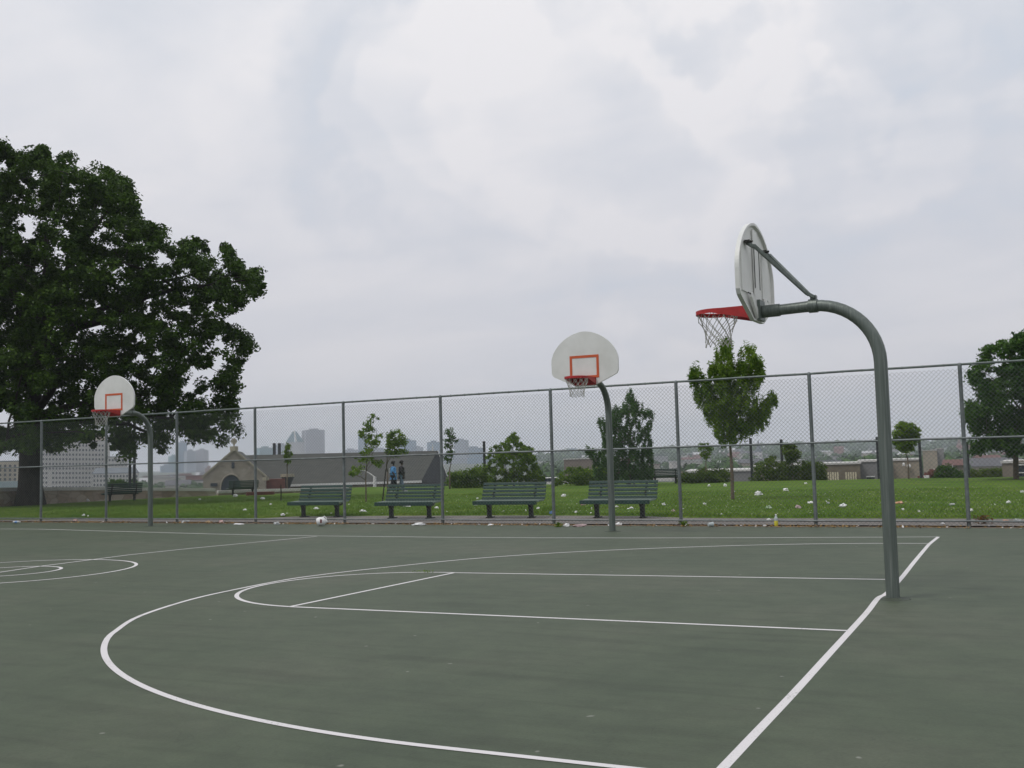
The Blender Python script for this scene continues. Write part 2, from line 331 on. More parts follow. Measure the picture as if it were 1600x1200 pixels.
def smooth0(P, n=4):
    P = [np.array(p, float) for p in P]; P = [2*P[0]-P[1]]+P+[2*P[-1]-P[-2]]; o = []
    for i in range(1, len(P)-2):
        for t in np.linspace(0, 1, n, endpoint=False):
            o.append(.5*(2*P[i]+(P[i+1]-P[i-1])*t+(2*P[i-1]-5*P[i]+4*P[i+1]-P[i+2])*t*t+(3*P[i]-P[i-1]-3*P[i+1]+P[i+2])*t**3))
    return o+[P[-2]]
g = MB(); line(g, smooth0([b0]+base+[corner]), .056, -.0030); tag(g.build('baseline_marking', M_paint), kind='structure')
side = [(-34, 9.0), (-28, 8.75)] + [ground(*p)[:2] for p in [(60, 826.5), (150, 829), (240, 831.5), (330, 834), (420, 836), (495, 837), (700, 839.2), (850, 840), (1000, 840.2), (1150, 840), (1300, 839.3), (1400, 838.9)]] + [corner]
g = MB(); line(g, side, W_, -.0026); tag(g.build('sideline_marking', M_paint), kind='structure')
kr = ground(1386, 905)[:2]; kn = ground(1328, 985)[:2]
fl = ground(710, 894.5)[:2]; fn = ground(453, 947.5)[:2]
g = MB(); line(g, [kr, fl], W_, -.0022); line(g, [kn, fn], W_, -.0022); tag(g.build('key_marking', M_paint), kind='structure')
g = MB(); line(g, [fl, fn], W_, -.0018); tag(g.build('free_throw_line_marking', M_paint), kind='structure')
cc = (fl+fn)/2; rr = np.linalg.norm(fl-fn)/2; a0 = math.atan2(*(fl-cc)[::-1])
g = MB(); line(g, arc(cc[0], cc[1], rr, a0, a0+PI), W_, -.0014); tag(g.build('free_throw_circle_marking', M_paint), kind='structure')
g = MB(); far3 = ground(1452, 849)[:2]
far_pts = [ground(*p)[:2] for p in [(1350, 848.9), (1225, 850.4), (1100, 853.8), (975, 858.4), (850, 864.8), (725, 873.9), (600, 886.6), (550, 892), (500, 898), (450, 905), (378, 918.7), (300, 936), (219, 962), (180, 986)]]
jq = far_pts[-1]; ja = math.atan2(jq[1], jq[0]+C3) % (2*PI); raw = [far3]+far_pts+arc(-C3, 0, R3, ja+.06, 1.5*PI, 50)+[(-1.2, -R3), (-.9, -R3), (-.6, -R3), (-.3, -R3), (.0, -R3)]
def smooth(P, n=5):
    P = [np.array(p, float) for p in P]; P = [2*P[0]-P[1]]+P+[2*P[-1]-P[-2]]; o = []
    for i in range(1, len(P)-2):
        for t in np.linspace(0, 1, n, endpoint=False):
            o.append(.5*(2*P[i]+(P[i+1]-P[i-1])*t+(2*P[i-1]-5*P[i]+4*P[i+1]-P[i+2])*t*t+(3*P[i]-P[i-1]-3*P[i+1]+P[i+2])*t**3))
    return o+[P[-2]]
line(g, smooth(raw), W_, -.0010); tag(g.build('three_point_marking', M_paint), kind='structure')
hs = [ground(*p)[:2] for p in [(495, 838), (400, 847), (300, 856.5), (200, 867), (150, 873.5), (60, 885), (0, 894)]]
g = MB(); hp = hs[-1]+(hs[-1]-hs[-3])*5; line(g, hs+[hp], W_, -.0006); tag(g.build('halfway_marking', M_paint), kind='structure')
e1 = ground(212.5, 880.5)[:2]; e2 = ground(92, 886)[:2]
hd = (hs[-1]-hs[0])/np.linalg.norm(hs[-1]-hs[0])
cc2 = np.array([HX, 1.0]); best = 1e9
for cy in np.linspace(-3, 4, 71):                     # centre on the halfway line, radius 1.83, through the surveyed right tip
    t = (cy-hs[0][1])/hd[1]; q = hs[0]+hd*t
    tip = q+np.array([1.83*math.cos(.2), 1.83*math.sin(.2)])
    e = abs(np.linalg.norm(e1-q)-1.83)
    if e < best: best = e; cc2 = q
g = MB(); line(g, arc(cc2[0], cc2[1], np.linalg.norm(e1-cc2), 0, 2*PI), W_, -.0002); line(g, arc(cc2[0], cc2[1], .61 if False else np.linalg.norm(e2-cc2), 0, 2*PI), W_, -.0002)
tag(g.build('centre_circle_marking', M_paint), kind='structure')

# ------------------------------------------------------------------ basketball hoops
def make_hoop(loc, rz, label):
    root = empty('basketball_hoop', loc, rz, label, 'basketball hoop', 'gooseneck basketball hoops around the court')
    Rb = .64; zc = 3.02; pts = [(0, 0, -.03), (0, 0, .5), (0, 0, 1.2), (0, 0, 1.9), (0, 0, zc-Rb)]
    for a in np.linspace(0, PI/2, 14)[1:]: pts.append((-Rb+Rb*math.cos(a), 0, zc-Rb+Rb*math.sin(a)))
    pts += [(-.85, 0, zc-.006), (-1.06, 0, zc-.012)]
    g = MB(); g.tube(pts, [.067]*5+list(np.linspace(.067, .060, 13))+[.058, .058], 20); g.build('pole', M_pole, root, smooth='auto')
    g = MB(); g.lathe([(.17, -.0038), (.15, -.0034), (.09, -.0032), (.075, .010)], (0, 0, 0), 28); g.build('base_disc', M_disc, root, smooth=True)  # thin disc around the pole base, darker than the court
    g = MB(); g.tube([(-1.18, 0, zc-.012), (-1.0, 0, zc-.010)], .068, 20); g.box((-1.20, 0, zc-.0), (.016, .10, .11)); g.build('mounting_sleeve', M_pole, root, smooth='auto')
    g = MB(); g.tube([(-.69, 0, zc), (-.60, 0, zc)], .073, 20); g.box((-.64, 0, zc+.085), (.03, .03, .025)); g.build('clamp_collar', M_pole, root, smooth='auto')
    bx = -1.27
    for s in (-1, 1):
        g = MB(); g.beam((-.62, .035*s, zc+.085), (-.70, .045*s, zc+.135), .05, .035); g.beam((-.69, .045*s, zc+.125), (bx+.10, .31*s, zc+.66), .044, .034)
        g.beam((bx+.12, .295*s, zc+.63), (bx+.035, .33*s, zc+.69), .06, .03); g.build('brace', M_pole, root, bevel=.004)
        g = MB(); g.box((bx+.05, .335*s, zc+.70), (.03, .05, .012)); g.tube([(bx+.02, .33*s, zc+.70), (bx+.10, .33*s, zc+.70)], .012, 8); g.build('bolt', M_bolt, root)
    # board: fan outline
    out = [(-.19, 2.90), (.19, 2.90), (.60, 3.085), (.665, 3.12), (.695, 3.175), (.70, 3.395)]
    out += [(.70*math.cos(a)**1.12, 3.395+.58*math.sin(a)**1.12) for a in np.linspace(.10, PI/2-.001, 20)]
    out += [(-y, z) for y, z in out[2:-1][::-1]]
    k = len(out); g = MB()
    inn = [(y*.965, (z-3.4)*.955+3.4) for y, z in out]; t = .045
    vs = [(bx, y, z) for y, z in out]+[(bx+t, y, z) for y, z in out]+[(bx+t, y, z) for y, z in inn]+[(bx+.014, y, z) for y, z in inn]
    fs = [tuple(range(k))]
    for q in range(3): fs += [(q*k+i, q*k+(i+1) % k, (q+1)*k+(i+1) % k, (q+1)*k+i) for i in range(k)]
    fs2 = [tuple(3*k+i for i in range(k))]
    g.add(vs, fs[:1+k]); b0_ = len(g.v); g.add(vs, fs[1+k:]+fs2, 1)
    board = g.build('backboard', [M_board, M_boardback], root)
    g = MB()
    for y, h0, h1, w in ((0, 3.0, 3.90, .16), (-.40, 3.18, 3.62, .26), (.40, 3.18, 3.62, .26)):
        g.box((bx+.020+(.008 if y == 0 else 0), y, (h0+h1)/2), (.008, w/2, (h1-h0)/2))
    g.build('rear_rib', M_boardback, board, bevel=.004)
    g = MB()
    for s in (-1, 1):
        g.beam((bx+.05, .30*s, 3.16), (bx+.05, .07*s, 2.95), .07, .03, up=(1, 0, 0)); g.box((bx+.045, .34*s, 3.17), (.004, .05, .006), mi=1); g.box((bx+.040, (.075*s if s < 0 else .11), 3.5), (.003, .005, .24), mi=1)
    g.build('lower_bracket', [M_boardback, M_bolt], board)
    g = MB(); x = bx-.003
    for (y0, y1, z0, z1) in ((-.305, .305, 3.455, 3.505), (-.305, .305, 3.055, 3.105), (-.305, -.255, 3.105, 3.455), (.255, .305, 3.105, 3.455)):
        g.box((x, (y0+y1)/2, (z0+z1)/2), (.0025, (y1-y0)/2, (z1-z0)/2))
    g.build('target_square', M_orange, board)
    # rim: deep U-shaped shroud band, ring, top plate
    r = .2286; cx = bx-.185-r; path = [(bx-.004, -r)]+[(cx+r*math.cos(a), r*math.sin(a)) for a in np.linspace(-PI/2, -1.5*PI, 34)]+[(bx-.004, r)]
    path.insert(1, (bx-.08, -r)); path.insert(-1, (bx-.08, r))
    g = MB(); vs = []
    for px, py in path:
        tt = min(max((px-cx)/(bx-cx), 0), 1); h = .042+.095*tt
        n_ = np.array([px-cx, py, 0.]); n_ = n_/np.linalg.norm(n_) if px < cx else np.array([0, math.copysign(1, py), 0.])
        for o_ in (0, .008):
            vs.append((px+n_[0]*o_, py+n_[1]*o_, 3.06)); vs.append((px+n_[0]*o_, py+n_[1]*o_, 3.06-h))
    k = len(path); fs = []
    for i in range(k-1):
        a_, b_ = 4*i, 4*(i+1); fs += [(a_, b_, b_+1, a_+1), (a_+2, a_+3, b_+3, b_+2), (a_, a_+2, b_+2, b_), (a_+1, b_+1, b_+3, a_+3)]
    g.add(vs, fs)
    g.tube([(cx+(r-.006)*math.cos(a), (r-.006)*math.sin(a), 3.055) for a in np.linspace(0, 2*PI, 49)], .010, 8, cap=False)
    arcp = [(cx+(r+.0)*math.cos(a), r*math.sin(a)) for a in np.linspace(-PI/2, PI/2, 21)]
    top = arcp+[(bx-.004, r), (bx-.004, -r)]; kk = len(top)
    g.add([(x_, y_, 3.058) for x_, y_ in top]+[(x_, y_, 3.050) for x_, y_ in top], [tuple(range(kk)), tuple(range(kk, 2*kk))[::-1]]+[(i, (i+1) % kk, kk+(i+1) % kk, kk+i) for i in range(kk)])
    g.box((bx-.008, 0, 2.985), (.006, r-.004, .07))
    rim = g.build('rim', M_red, root)
    g = MB(); nn = 12
    rows = [(0, .222, 3.035), (1, .205, 2.95), (2, .172, 2.885), (3, .150, 2.825), (4, .140, 2.77), (5, .136, 2.725), (6, .142, 2.68)]
    pt = lambda j, i: (cx+rows[j][1]*math.cos(2*PI*(i+.5*(j % 2))/nn)+.004*math.sin(i*3+j*5), rows[j][1]*math.sin(2*PI*(i+.5*(j % 2))/nn)+.004*math.cos(i*5+j), rows[j][2]-.012*math.sin(i*1.3+j)*(j > 0))
    for j in range(len(rows)-1):
        for i in range(nn):
            for s in ((0, -1) if j % 2 == 0 else (0, 1)):
                p0 = np.array(pt(j, i)); p1 = np.array(pt(j+1, i+s)); g.tube([p0, p1], .0038, 5, cap=False)
    for i in range(nn):
        p = np.array(pt(0, i)); g.tube([p+(0, 0, .03), p], .005, 5)
    for j in range(1, len(rows)):
        for i in range(nn):
            q = np.array(pt(j, i)); g.box(q, (.006, .006, .006))
    g.build('net', M_net, rim)
    return root
HB = [(1395, 935, 0, 'nearest basketball hoop seen side-on, its white board from the rear'),
      (957, 830, PI/2, 'middle basketball hoop facing the camera in front of the fence and fourth bench'),
      (235, 822, PI/2, 'farthest basketball hoop at left in front of the big dark oak')]
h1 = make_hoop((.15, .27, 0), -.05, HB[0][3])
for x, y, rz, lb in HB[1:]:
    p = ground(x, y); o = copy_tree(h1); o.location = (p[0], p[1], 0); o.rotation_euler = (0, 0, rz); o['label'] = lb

# ------------------------------------------------------------------ chain-link fence
fence = empty('chain_link_fence', (0, FY, 0), 0, 'tall grey chain link fence running behind the court', 'fence')
FH, FM = 3.1245, 1.692
fl_ = lambda x, z, dy=0: (x, fence_y(x)-FY+dy, z)
fx = []
for bx_, by_, tx_, ty_ in [(65, 812, 64, 658), (166, 814, 166, 652), (277, 816, 276, 646), (401, 818, 397, 637), (541, 820, 534, 629), (693, 822, 687, 618), (866, 822, 859.5, 607), (1063, 821.5, 1057.5, 598), (1275, 819, 1264, 584), (1513, 817, 1500, 569)]:
    x = -8.
    for _ in range(8): x = on_y((bx_+tx_)/2, (by_+ty_)/2, fence_y(x))[0]
    fx.append(x)
fx = [fx[0]-6.0, fx[0]-3.0]+fx+[fx[-1]+2.95, fx[-1]+5.9, fx[-1]+8.85]
M_cap = M_galv
for x in fx:
    g = MB(); g.tube([fl_(x, -.05), fl_(x, FH-.02)], .038, 12)
    g.lathe([(.041, 0), (.041, .03), (.034, .05), (.015, .062)], fl_(x, FH-.03), 12)
    for z in (FM, .12): g.tube([fl_(x, z-.015), fl_(x, z+.015)], .042, 12)
    g.build('post', M_galv, fence, smooth='auto')
def rail(name, z, r, m, dy=-.045, sag=0.):
    g = MB(); pts = []
    for i in range(len(fx)-1):
        for t in (0, .25, .5, .75): 
            x = fx[i]+(fx[i+1]-fx[i])*t; pts.append(fl_(x, z-sag*4*t*(1-t)+.008*mnoise.noise(Vector((x, z, 0))), dy))
    pts.append(fl_(fx[-1], z, dy)); g.tube(pts, r, 10)
    for i in range(len(fx)-1):                        # wire ties
        for t in np.linspace(.1, .9, 7):
            x = fx[i]+(fx[i+1]-fx[i])*t; g.tube([fl_(x-.006, z, dy), fl_(x+.006, z, dy)], r+.006, 8)
    g.build(name, m, fence, smooth='auto')
rail('top_rail', FH, .024, M_rail, 0.)
rail('middle_rail', FM, .021, M_galv, -.058)
rail('bottom_rail', .10, .018, M_galv, -.056)
# woven wire: zigzag strands
pw, ph = .086, .086; x0, x1 = fx[0], fx[-1]; nz_ = int((x1-x0)/pw); nr = int((FH-.05-.03)/(ph/2))
xi = x0+np.arange(nz_)*pw; jj = np.arange(nr+1)
off = np.where(jj % 2 == 0, 0, pw*.5)[None, :]
Z = (.03+jj*(ph/2))[None, :]+0*xi[:, None]
verts = []
for par in (0,):
    X1 = xi[:, None]+off; Y1 = (X1*math.tan(FA))-.034+np.where(jj % 2 == 0, .0022, -.0022)[None, :]
    X1 = X1 + .004*np.sin(xi*5.1)[:, None]*np.sin(Z*2.2); Y1 = Y1+.006*np.sin(X1*1.7)*np.sin(Z*1.9)
    A = np.stack([X1[:, :-1], Y1[:, :-1], Z[:, :-1]], -1).reshape(-1, 3); B = np.stack([X1[:, 1:], Y1[:, 1:], Z[:, 1:]], -1).reshape(-1, 3)
    verts.append((A, B))
    X2 = xi[:, None]+pw*0+np.where(jj % 2 == 0, 0, -pw*.5)[None, :]; X2 = X2 + .004*np.sin(xi*5.1)[:, None]*np.sin(Z*2.2); Y2 = (X2*math.tan(FA))-.034+np.where(jj % 2 == 0, .0022, -.0022)[None, :]+.006*np.sin(X2*1.7)*np.sin(Z*1.9)
    verts.append((np.stack([X2[:, :-1], Y2[:, :-1], Z[:, :-1]], -1).reshape(-1, 3), np.stack([X2[:, 1:], Y2[:, 1:], Z[:, 1:]], -1).reshape(-1, 3)))
WR = .0026; Q = []
for A, B in verts:
    d = B-A; d /= np.linalg.norm(d, axis=1, keepdims=True); u1 = np.cross(d, [0, 1., 0]); u1 /= np.linalg.norm(u1, axis=1, keepdims=True); w1 = np.cross(d, u1)
    rg = [(u1*math.cos(a)+w1*math.sin(a))*WR for a in (PI/2, PI/2+2*PI/3, PI/2+4*PI/3)]
    for i in range(3):
        j = (i+1) % 3; Q.append(np.stack([A+rg[i], A+rg[j], B+rg[j], B+rg[i]], 1))
npmesh('chain_link', np.concatenate(Q).reshape(-1, 3), 4, M_wire, fence)

# ------------------------------------------------------------------ benches
def make_bench():
    root = empty('park_bench', (0, 0, 0), 0, 'x', 'bench')
    Lh = .93
    g = MB()
    for i in range(5):
        y = -.40+i*.100; z = .432+.006*i
        g.box((0, y, z), (Lh, .041, .019))
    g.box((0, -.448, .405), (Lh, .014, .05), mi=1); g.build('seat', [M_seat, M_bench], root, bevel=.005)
    g = MB(); 
    for i in range(5):
        z = .505+i*.094; y = .085+(z-.44)*.28
        g.beam((-Lh, y, z), (Lh, y, z), .030, .073, up=(0, .28, 1))
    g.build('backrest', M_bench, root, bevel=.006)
    for s in (-1, 1):
        g = MB(); x = .61*s
        g.box((x, -.06, .012), (.045, .19, .014))
        prof = [(-.10, .02, .10), (-.11, .14, .075), (-.11, .26, .085), (-.13, .36, .15)]
        for (y0, z0, w0), (y1, z1, w1) in zip(prof[:-1], prof[1:]):
            g.add([(x+dx, y0-w0/2*1, z0) for dx in (-.055, .055)]+[(x+dx, y0+w0/2, z0) for dx in (.055, -.055)]+[(x+dx, y1-w1/2, z1) for dx in (-.055, .055)]+[(x+dx, y1+w1/2, z1) for dx in (.055, -.055)],
                  [(0, 1, 5, 4), (1, 2, 6, 5), (2, 3, 7, 6), (3, 0, 4, 7), (3, 2, 1, 0), (4, 5, 6, 7)])
        g.beam((x, -.40, .415), (x, .09, .345), .05, .05); g.beam((x, .115, .34), (x, .265, .87), .05, .045, up=(0, 1, 0))
        g.tube([(x-.03, .12, .62), (x+.03, .12, .62)], .02, 8)
        g.build('leg', M_iron, root, bevel=.006)
    return root
bench0 = make_bench()
BP = [((475, 807), (530, 807), 'first green slatted bench from the left in the row behind the fence'),
      ((614, 809), (672, 809), 'second green slatted bench from the left, in front of the two people'),
      ((766, 808), (832, 808), 'third green slatted bench from the left, in front of the round bushy tree'),
      ((935, 808), (1005, 808), 'fourth green slatted bench, behind the middle hoop pole')]
first = True
def put_bench(p, rz, lb, grp, s=1.0):
    global first
    o = bench0 if first else copy_tree(bench0); first = False
    o.location = tuple(float(v) for v in p); o.rotation_euler = (0, 0, rz); o['label'] = lb; o['group'] = grp; o.scale = (s, s, s)
for a_, b_, lb in BP:
    p, q = ground(*a_), ground(*b_); m_ = (p+q)/2; rz = math.atan2(q[1]-p[1], q[0]-p[0]); put_bench((m_[0], m_[1]+.05, .0), rz+random.uniform(-.025, .025), lb, 'row of green benches between fence and lawn')
for (x_, y_, d_, rz, lb, s_) in [(192, 783, 52.5, YAW+.42+PI+.25, 'dark bench seen from behind, facing the stone wall near the oak', 1.),
                         (380, 773.5, 60, YAW+.2+PI+.3, 'dark bench seen from behind, in front of the stone church gable', .93),
                         (975, 757.5, 62, YAW-.1+PI+.1, 'dark bench half hidden behind the conical tree and hoop pole', 1.),
                         (1040, 757, 62, YAW-.1+PI-.05, 'dark bench at the lawn edge, right of the conical tree', 1.)]:
    p = at(x_, y_, d_); put_bench((p[0], p[1], lawn_z(p[0], p[1])+.0), rz, lb, 'benches at the far edge of the lawn', s_)

# ------------------------------------------------------------------ trees
def inpoly(P, poly):
    x, y = P[:, 0], P[:, 1]; r = np.zeros(len(P), bool); n = len(poly); j = n-1
    for i in range(n):
        xi_, yi = poly[i]; xj, yj = poly[j]
        c = ((yi > y) != (yj > y)) & (x < (xj-xi_)*(y-yi)/(yj-yi+1e-12)+xi_); r ^= c; j = i
    return r
def tree(name, label, cat, base, d, poly, holes=(), nclus=300, leaves=40, rs=.35, leaf=.09, asp=1.1, lm=None, bark=None, tr=.1, fork=2., thick=1., limbs=14, group=None, flat=.6, lean=(0, 0), gap=-.3, up=0., ragged=.0):
    """crown = leaf clusters filling a volume whose silhouette is given by poly at depth d; limbs reach into it"""
    root = empty(name, base, 0, label, cat, group); base = np.array(base, float)
    poly = np.array(poly, float); cx = poly[:, 0].mean(); x0, x1 = poly[:, 0].min(), poly[:, 0].max(); y0, y1 = poly[:, 1].min(), poly[:, 1].max()
    cx = (x0+x1)/2; cy = (y0+y1)/2; hw = (x1-x0)/2*d/F*thick
    pts = []; tries = 0
    while len(pts) < nclus and tries < 60:
        tries += 1
        q = np.stack([rng.uniform(x0, x1, nclus*2), rng.uniform(y0, y1, nclus*2)], 1)
        ok = inpoly(q, poly)
        for hx_, hy_, rx_, ry_ in holes: ok &= (((q[:, 0]-hx_)/(rx_+.45*rs*F/d))**2+((q[:, 1]-hy_)/(ry_+.45*rs*F/d))**2) > 1
        q = q[ok]; e = np.clip(1-((q[:, 0]-cx)/((x1-x0)/2+1e-6))**2*.85-((q[:, 1]-cy)/((y1-y0)/2+1e-6))**2*.35, .04, 1)**.5
        uu = rng.uniform(-1, 1, len(q)); uu = np.sign(uu)*np.abs(uu)**.7; dd = d+uu*e*hw
        for (a, b_), dp in zip(q, dd):
            p = at(a, b_, dp)
            if ragged: p[2] += ragged*1.6*mnoise.noise(Vector((p[0]*.8, p[1]*.8, 5)))*(1 if p[2] > 0 else .3)
            if gap > -.29 and mnoise.noise(Vector(p*(.55/max(rs, .1)*.5)))+.12*random.random() < gap: continue
            pts.append(p)
            if len(pts) >= nclus: break
    pts = np.array(pts)
    # trunk and limbs
    g = MB(); cen = pts.mean(0); fk = base+np.array([lean[0], lean[1], fork])
    stem_top = np.array([cen[0]*.6+fk[0]*.4, cen[1]*.6+fk[1]*.4, max(fk[2]+.3, float(np.quantile(pts[:, 2], .8)))])
    fl3 = 1.55 if tr > .3 else 1.25
    tp = [base-(0, 0, .15), base+(0, 0, .12), base+(0, 0, .35 if tr < .3 else .9), (base+fk)/2+(random.uniform(-.3, .3)*tr, random.uniform(-.3, .3)*tr, 0), fk]
    g.tube(tp, [tr*fl3, tr*(fl3*.86), tr*1.04, tr*.98, tr*.86], 14, cap=True)
    mids = []
    def limb(a, b_, ra, rb, sag=.12):
        l = np.linalg.norm(b_-a); cpt = (a+b_)/2+np.array([0, 0, l*sag])+rng.normal(0, l*.05, 3); ps = []
        for t in np.linspace(0, 1, 7): ps.append(a*(1-t)**2+cpt*2*t*(1-t)+b_*t*t+(rng.normal(0, l*.012, 3) if 0 < t < 1 else 0))
        g.tube(ps, list(np.linspace(ra, rb, 7)), 7, cap=False); return ps
    mids += [(p, tr*.5) for p in limb(fk-(0, 0, tr*.5), stem_top, tr*.8, tr*.12, 0)[1:-1]]
    idx = [int(rng.integers(len(pts)))]
    while len(idx) < min(limbs, len(pts)):
        D = np.min(np.linalg.norm(pts[:, None]-pts[idx][None], axis=2), axis=1); idx.append(int(D.argmax()))
    for q_, i in enumerate(idx):
        t = pts[i]; cand = [m_ for m_ in mids if m_[0][2] < t[2]+.3] or mids[:1]
        a = min(cand, key=lambda m_: np.linalg.norm(m_[0]-t)) if q_ > limbs*.35 else (fk if t[2] < fk[2]+1.5*tr*6 else cand[min(len(cand)-1, q_ % 3)][0], tr*.55)
        ps = limb(np.array(a[0]), t, min(a[1]*.8, tr*.5), max(tr*.05, .006)); mids += [(p, r_) for p, r_ in zip(ps[2:-1], np.linspace(min(a[1]*.8, tr*.5), tr*.06, 7)[2:-1])]
    for i in rng.integers(0, len(pts), limbs*5):
        t = pts[i]; a = min(mids, key=lambda m_: np.linalg.norm(m_[0]-t)); g.tube([a[0], (a[0]+t)/2+rng.normal(0, .05*rs, 3), t], [max(min(a[1]*.4, tr*.09), .004), tr*.035+.002, .003], 4, cap=False)
    o = g.build('trunk', bark or M_bark2, root, smooth=True)
    # leaves
    P = np.repeat(pts, leaves, axis=0); n = len(P); cr = np.repeat(rng.uniform(.45, 1.45, len(pts))*rs, leaves)
    off = rng.normal(size=(n, 3)); off /= np.linalg.norm(off, axis=1, keepdims=True); rad = rng.random(n)**.45
    off = off*(rad*cr)[:, None]*np.array([1, 1, .78+up]); P = P+off
    nrm = off/np.maximum(cr[:, None], 1e-6)*.8+rng.normal(0, .8, (n, 3)); nrm[:, 2] += flat
    V = quads(P, rng.uniform(.65, 1.25, n)*leaf, asp, nrm=nrm)
    c = npmesh('crown', V, 4, lm, root)
    for ch in (o, c): ch.matrix_parent_inverse = Matrix.Translation(-Vector(base))
    return root
OAK = [(-150, 330), (-110, 240), (-40, 200), (0, 224), (20, 240), (45, 242), (60, 226), (76, 240), (85, 247), (100, 240), (112, 247), (112, 264), (135, 272), (150, 260), (165, 264), (190, 276), (198, 284), (205, 300), (215, 325), (216, 346), (240, 354), (256, 357), (260, 378), (257, 392), (276, 377), (300, 367), (318, 370), (330, 387), (345, 380), (360, 387), (374, 397), (382, 416), (403, 424), (410, 450), (405, 460), (385, 463), (376, 480), (366, 490), (366, 520), (385, 527), (400, 545), (396, 558), (380, 558), (372, 578), (357, 576), (370, 602), (366, 620), (372, 650), (371, 678), (345, 690), (330, 683), (300, 688), (290, 674), (265, 670), (262, 695), (250, 708), (238, 690), (215, 688), (200, 716), (182, 708), (168, 688), (140, 700), (120, 688), (100, 700), (92, 708), (74, 700), (20, 706), (-20, 700), (-60, 690), (-120, 640), (-170, 500)]
OH = [(66, 628, 9, 13), (100, 362, 5, 8), (86, 392, 4, 8), (30, 342, 4, 9), (152, 515, 13, 4), (118, 533, 5, 4), (292, 425, 5, 7), (246, 398, 6, 8), (318, 585, 24, 8), (345, 566, 12, 6), (215, 558, 5, 6), (296, 604, 7, 8), (205, 668, 4, 8), (120, 655, 6, 6), (328, 628, 4, 10), (230, 660, 5, 6), (275, 650, 4, 6), (10, 655, 10, 12), (100, 640, 6, 6), (165, 660, 7, 5), (345, 645, 4, 8), (65, 420, 4, 7), (190, 440, 3, 5), (75, 345, 4, 5), (230, 480, 3, 6), (330, 480, 4, 5), (348, 500, 5, 5)]
ob = ground(47, 790)
tree('oak_tree', 'huge dark oak with wide spreading crown at the left edge', 'tree', ob, 48.8, OAK, OH, nclus=3300, leaves=96, rs=.36, leaf=.085, lm=M_leaf_oak, bark=M_bark, tr=.54, fork=4.2, thick=.62, limbs=34, gap=.0, flat=.9)
T2 = [(1077, 600), (1079, 580), (1088, 572), (1095, 585), (1101, 592), (1108, 588), (1109, 568), (1117, 576), (1119, 552), (1122, 534), (1131, 528), (1140, 530), (1143, 545), (1147, 560), (1151, 564), (1155, 552), (1163, 543), (1176, 545), (1182, 558), (1192, 572), (1196, 588), (1186, 598), (1181, 625), (1192, 618), (1208, 616), (1214, 628), (1206, 648), (1190, 668), (1165, 680), (1150, 690), (1140, 694), (1129, 692), (1115, 673), (1100, 643), (1087, 622)]
tree('young_tree', 'bright green young tree with upright shoots behind the nearest hoop net', 'tree', ground(1145, 781), 34.8, T2, [(1104, 590, 1.5, 3), (1186, 628, 2, 4), (1150, 565, 2, 6)], nclus=900, leaves=32, rs=.095, leaf=.036, asp=2.1, lm=M_leaf_br, bark=M_bark2, tr=.058, fork=1.5, thick=.7, limbs=24, up=1.6, gap=-.16)
T3 = [(1509, 640), (1516, 605), (1516, 580), (1530, 572), (1536, 546), (1550, 541), (1580, 534), (1600, 518), (1680, 480), (1760, 520), (1790, 600), (1760, 680), (1680, 700), (1640, 703), (1605, 698), (1592, 712), (1572, 710), (1560, 698), (1540, 702), (1522, 706), (1519, 694), (1532, 688), (1512, 670)]
tree('broadleaf_tree', 'large dense dark green tree cut by the right edge of the photo', 'tree', ground(1588, 749), 52, T3, [(1548, 588, 10, 5), (1520, 612, 4, 4), (1558, 566, 9, 4), (1537, 680, 6, 4), (1600, 690, 5, 3)], nclus=1700, leaves=66, rs=.32, leaf=.08, lm=M_leaf_dark, bark=M_bark2, tr=.13, fork=2.2, thick=.7, limbs=20, gap=-.06)
T5 = [(985, 608), (991, 622), (996, 632), (1003, 630), (1009, 642), (1022, 644), (1020, 660), (1014, 672), (1017, 690), (1020, 715), (1020, 748), (940, 750), (930, 745), (926, 715), (912, 706), (918, 697), (930, 708), (942, 700), (941, 680), (934, 658), (946, 655), (952, 668), (955, 648), (963, 631), (968, 645), (975, 628), (979, 620)]
tree('conical_tree', 'pointed dark green conical tree behind the middle hoop pole', 'tree', at(983, 754, 58), 58, T5, [(975, 660, 2, 10), (992, 668, 2, 8), (1005, 660, 2, 6), (955, 680, 2, 8), (1000, 700, 3, 6), (980, 700, 2, 6)], nclus=800, leaves=28, rs=.10, leaf=.05, asp=2.0, lm=M_leaf_con, bark=M_bark2, tr=.09, fork=.7, thick=.7, limbs=24, up=2.0, gap=-.04)
T6 = [(757, 712), (768, 700), (782, 692), (795, 684), (806, 674), (811, 690), (822, 698), (832, 700), (836, 718), (843, 732), (850, 745), (850, 757), (759, 757), (768, 738), (754, 728), (764, 720)]
tree('bushy_tree', 'round light green bushy tree standing right above the third bench', 'tree', at(803, 759, 62), 62, T6, [(800, 720, 4, 3), (780, 745, 4, 3), (820, 740, 3, 3)], nclus=620, leaves=28, rs=.13, leaf=.055, asp=1.6, gap=-.05, lm=M_leaf_br, bark=M_bark2, tr=.07, fork=.6, thick=.8, limbs=14)
T7 = [(585, 642), (592, 650), (583, 668), (581, 684), (596, 680), (599, 688), (586, 702), (577, 712), (600, 722), (592, 733), (572, 716), (570, 733), (550, 744), (543, 738), (560, 722), (553, 712), (564, 705), (561, 690), (560, 678), (568, 665), (578, 652)]
tree('sapling', 'tall thin sapling with sparse leaves between first and second bench', 'tree', ground(572, 785), 41.5, T7, nclus=80, leaves=20, rs=.13, leaf=.05, asp=1.4, lm=M_leaf_br, bark=M_bark2, tr=.03, fork=.9, thick=.7, limbs=16, group='young trees on the lawn')
T8 = [(600, 690), (606, 678), (613, 674), (622, 672), (628, 680), (639, 686), (630, 698), (636, 708), (618, 712), (600, 710), (606, 700)]
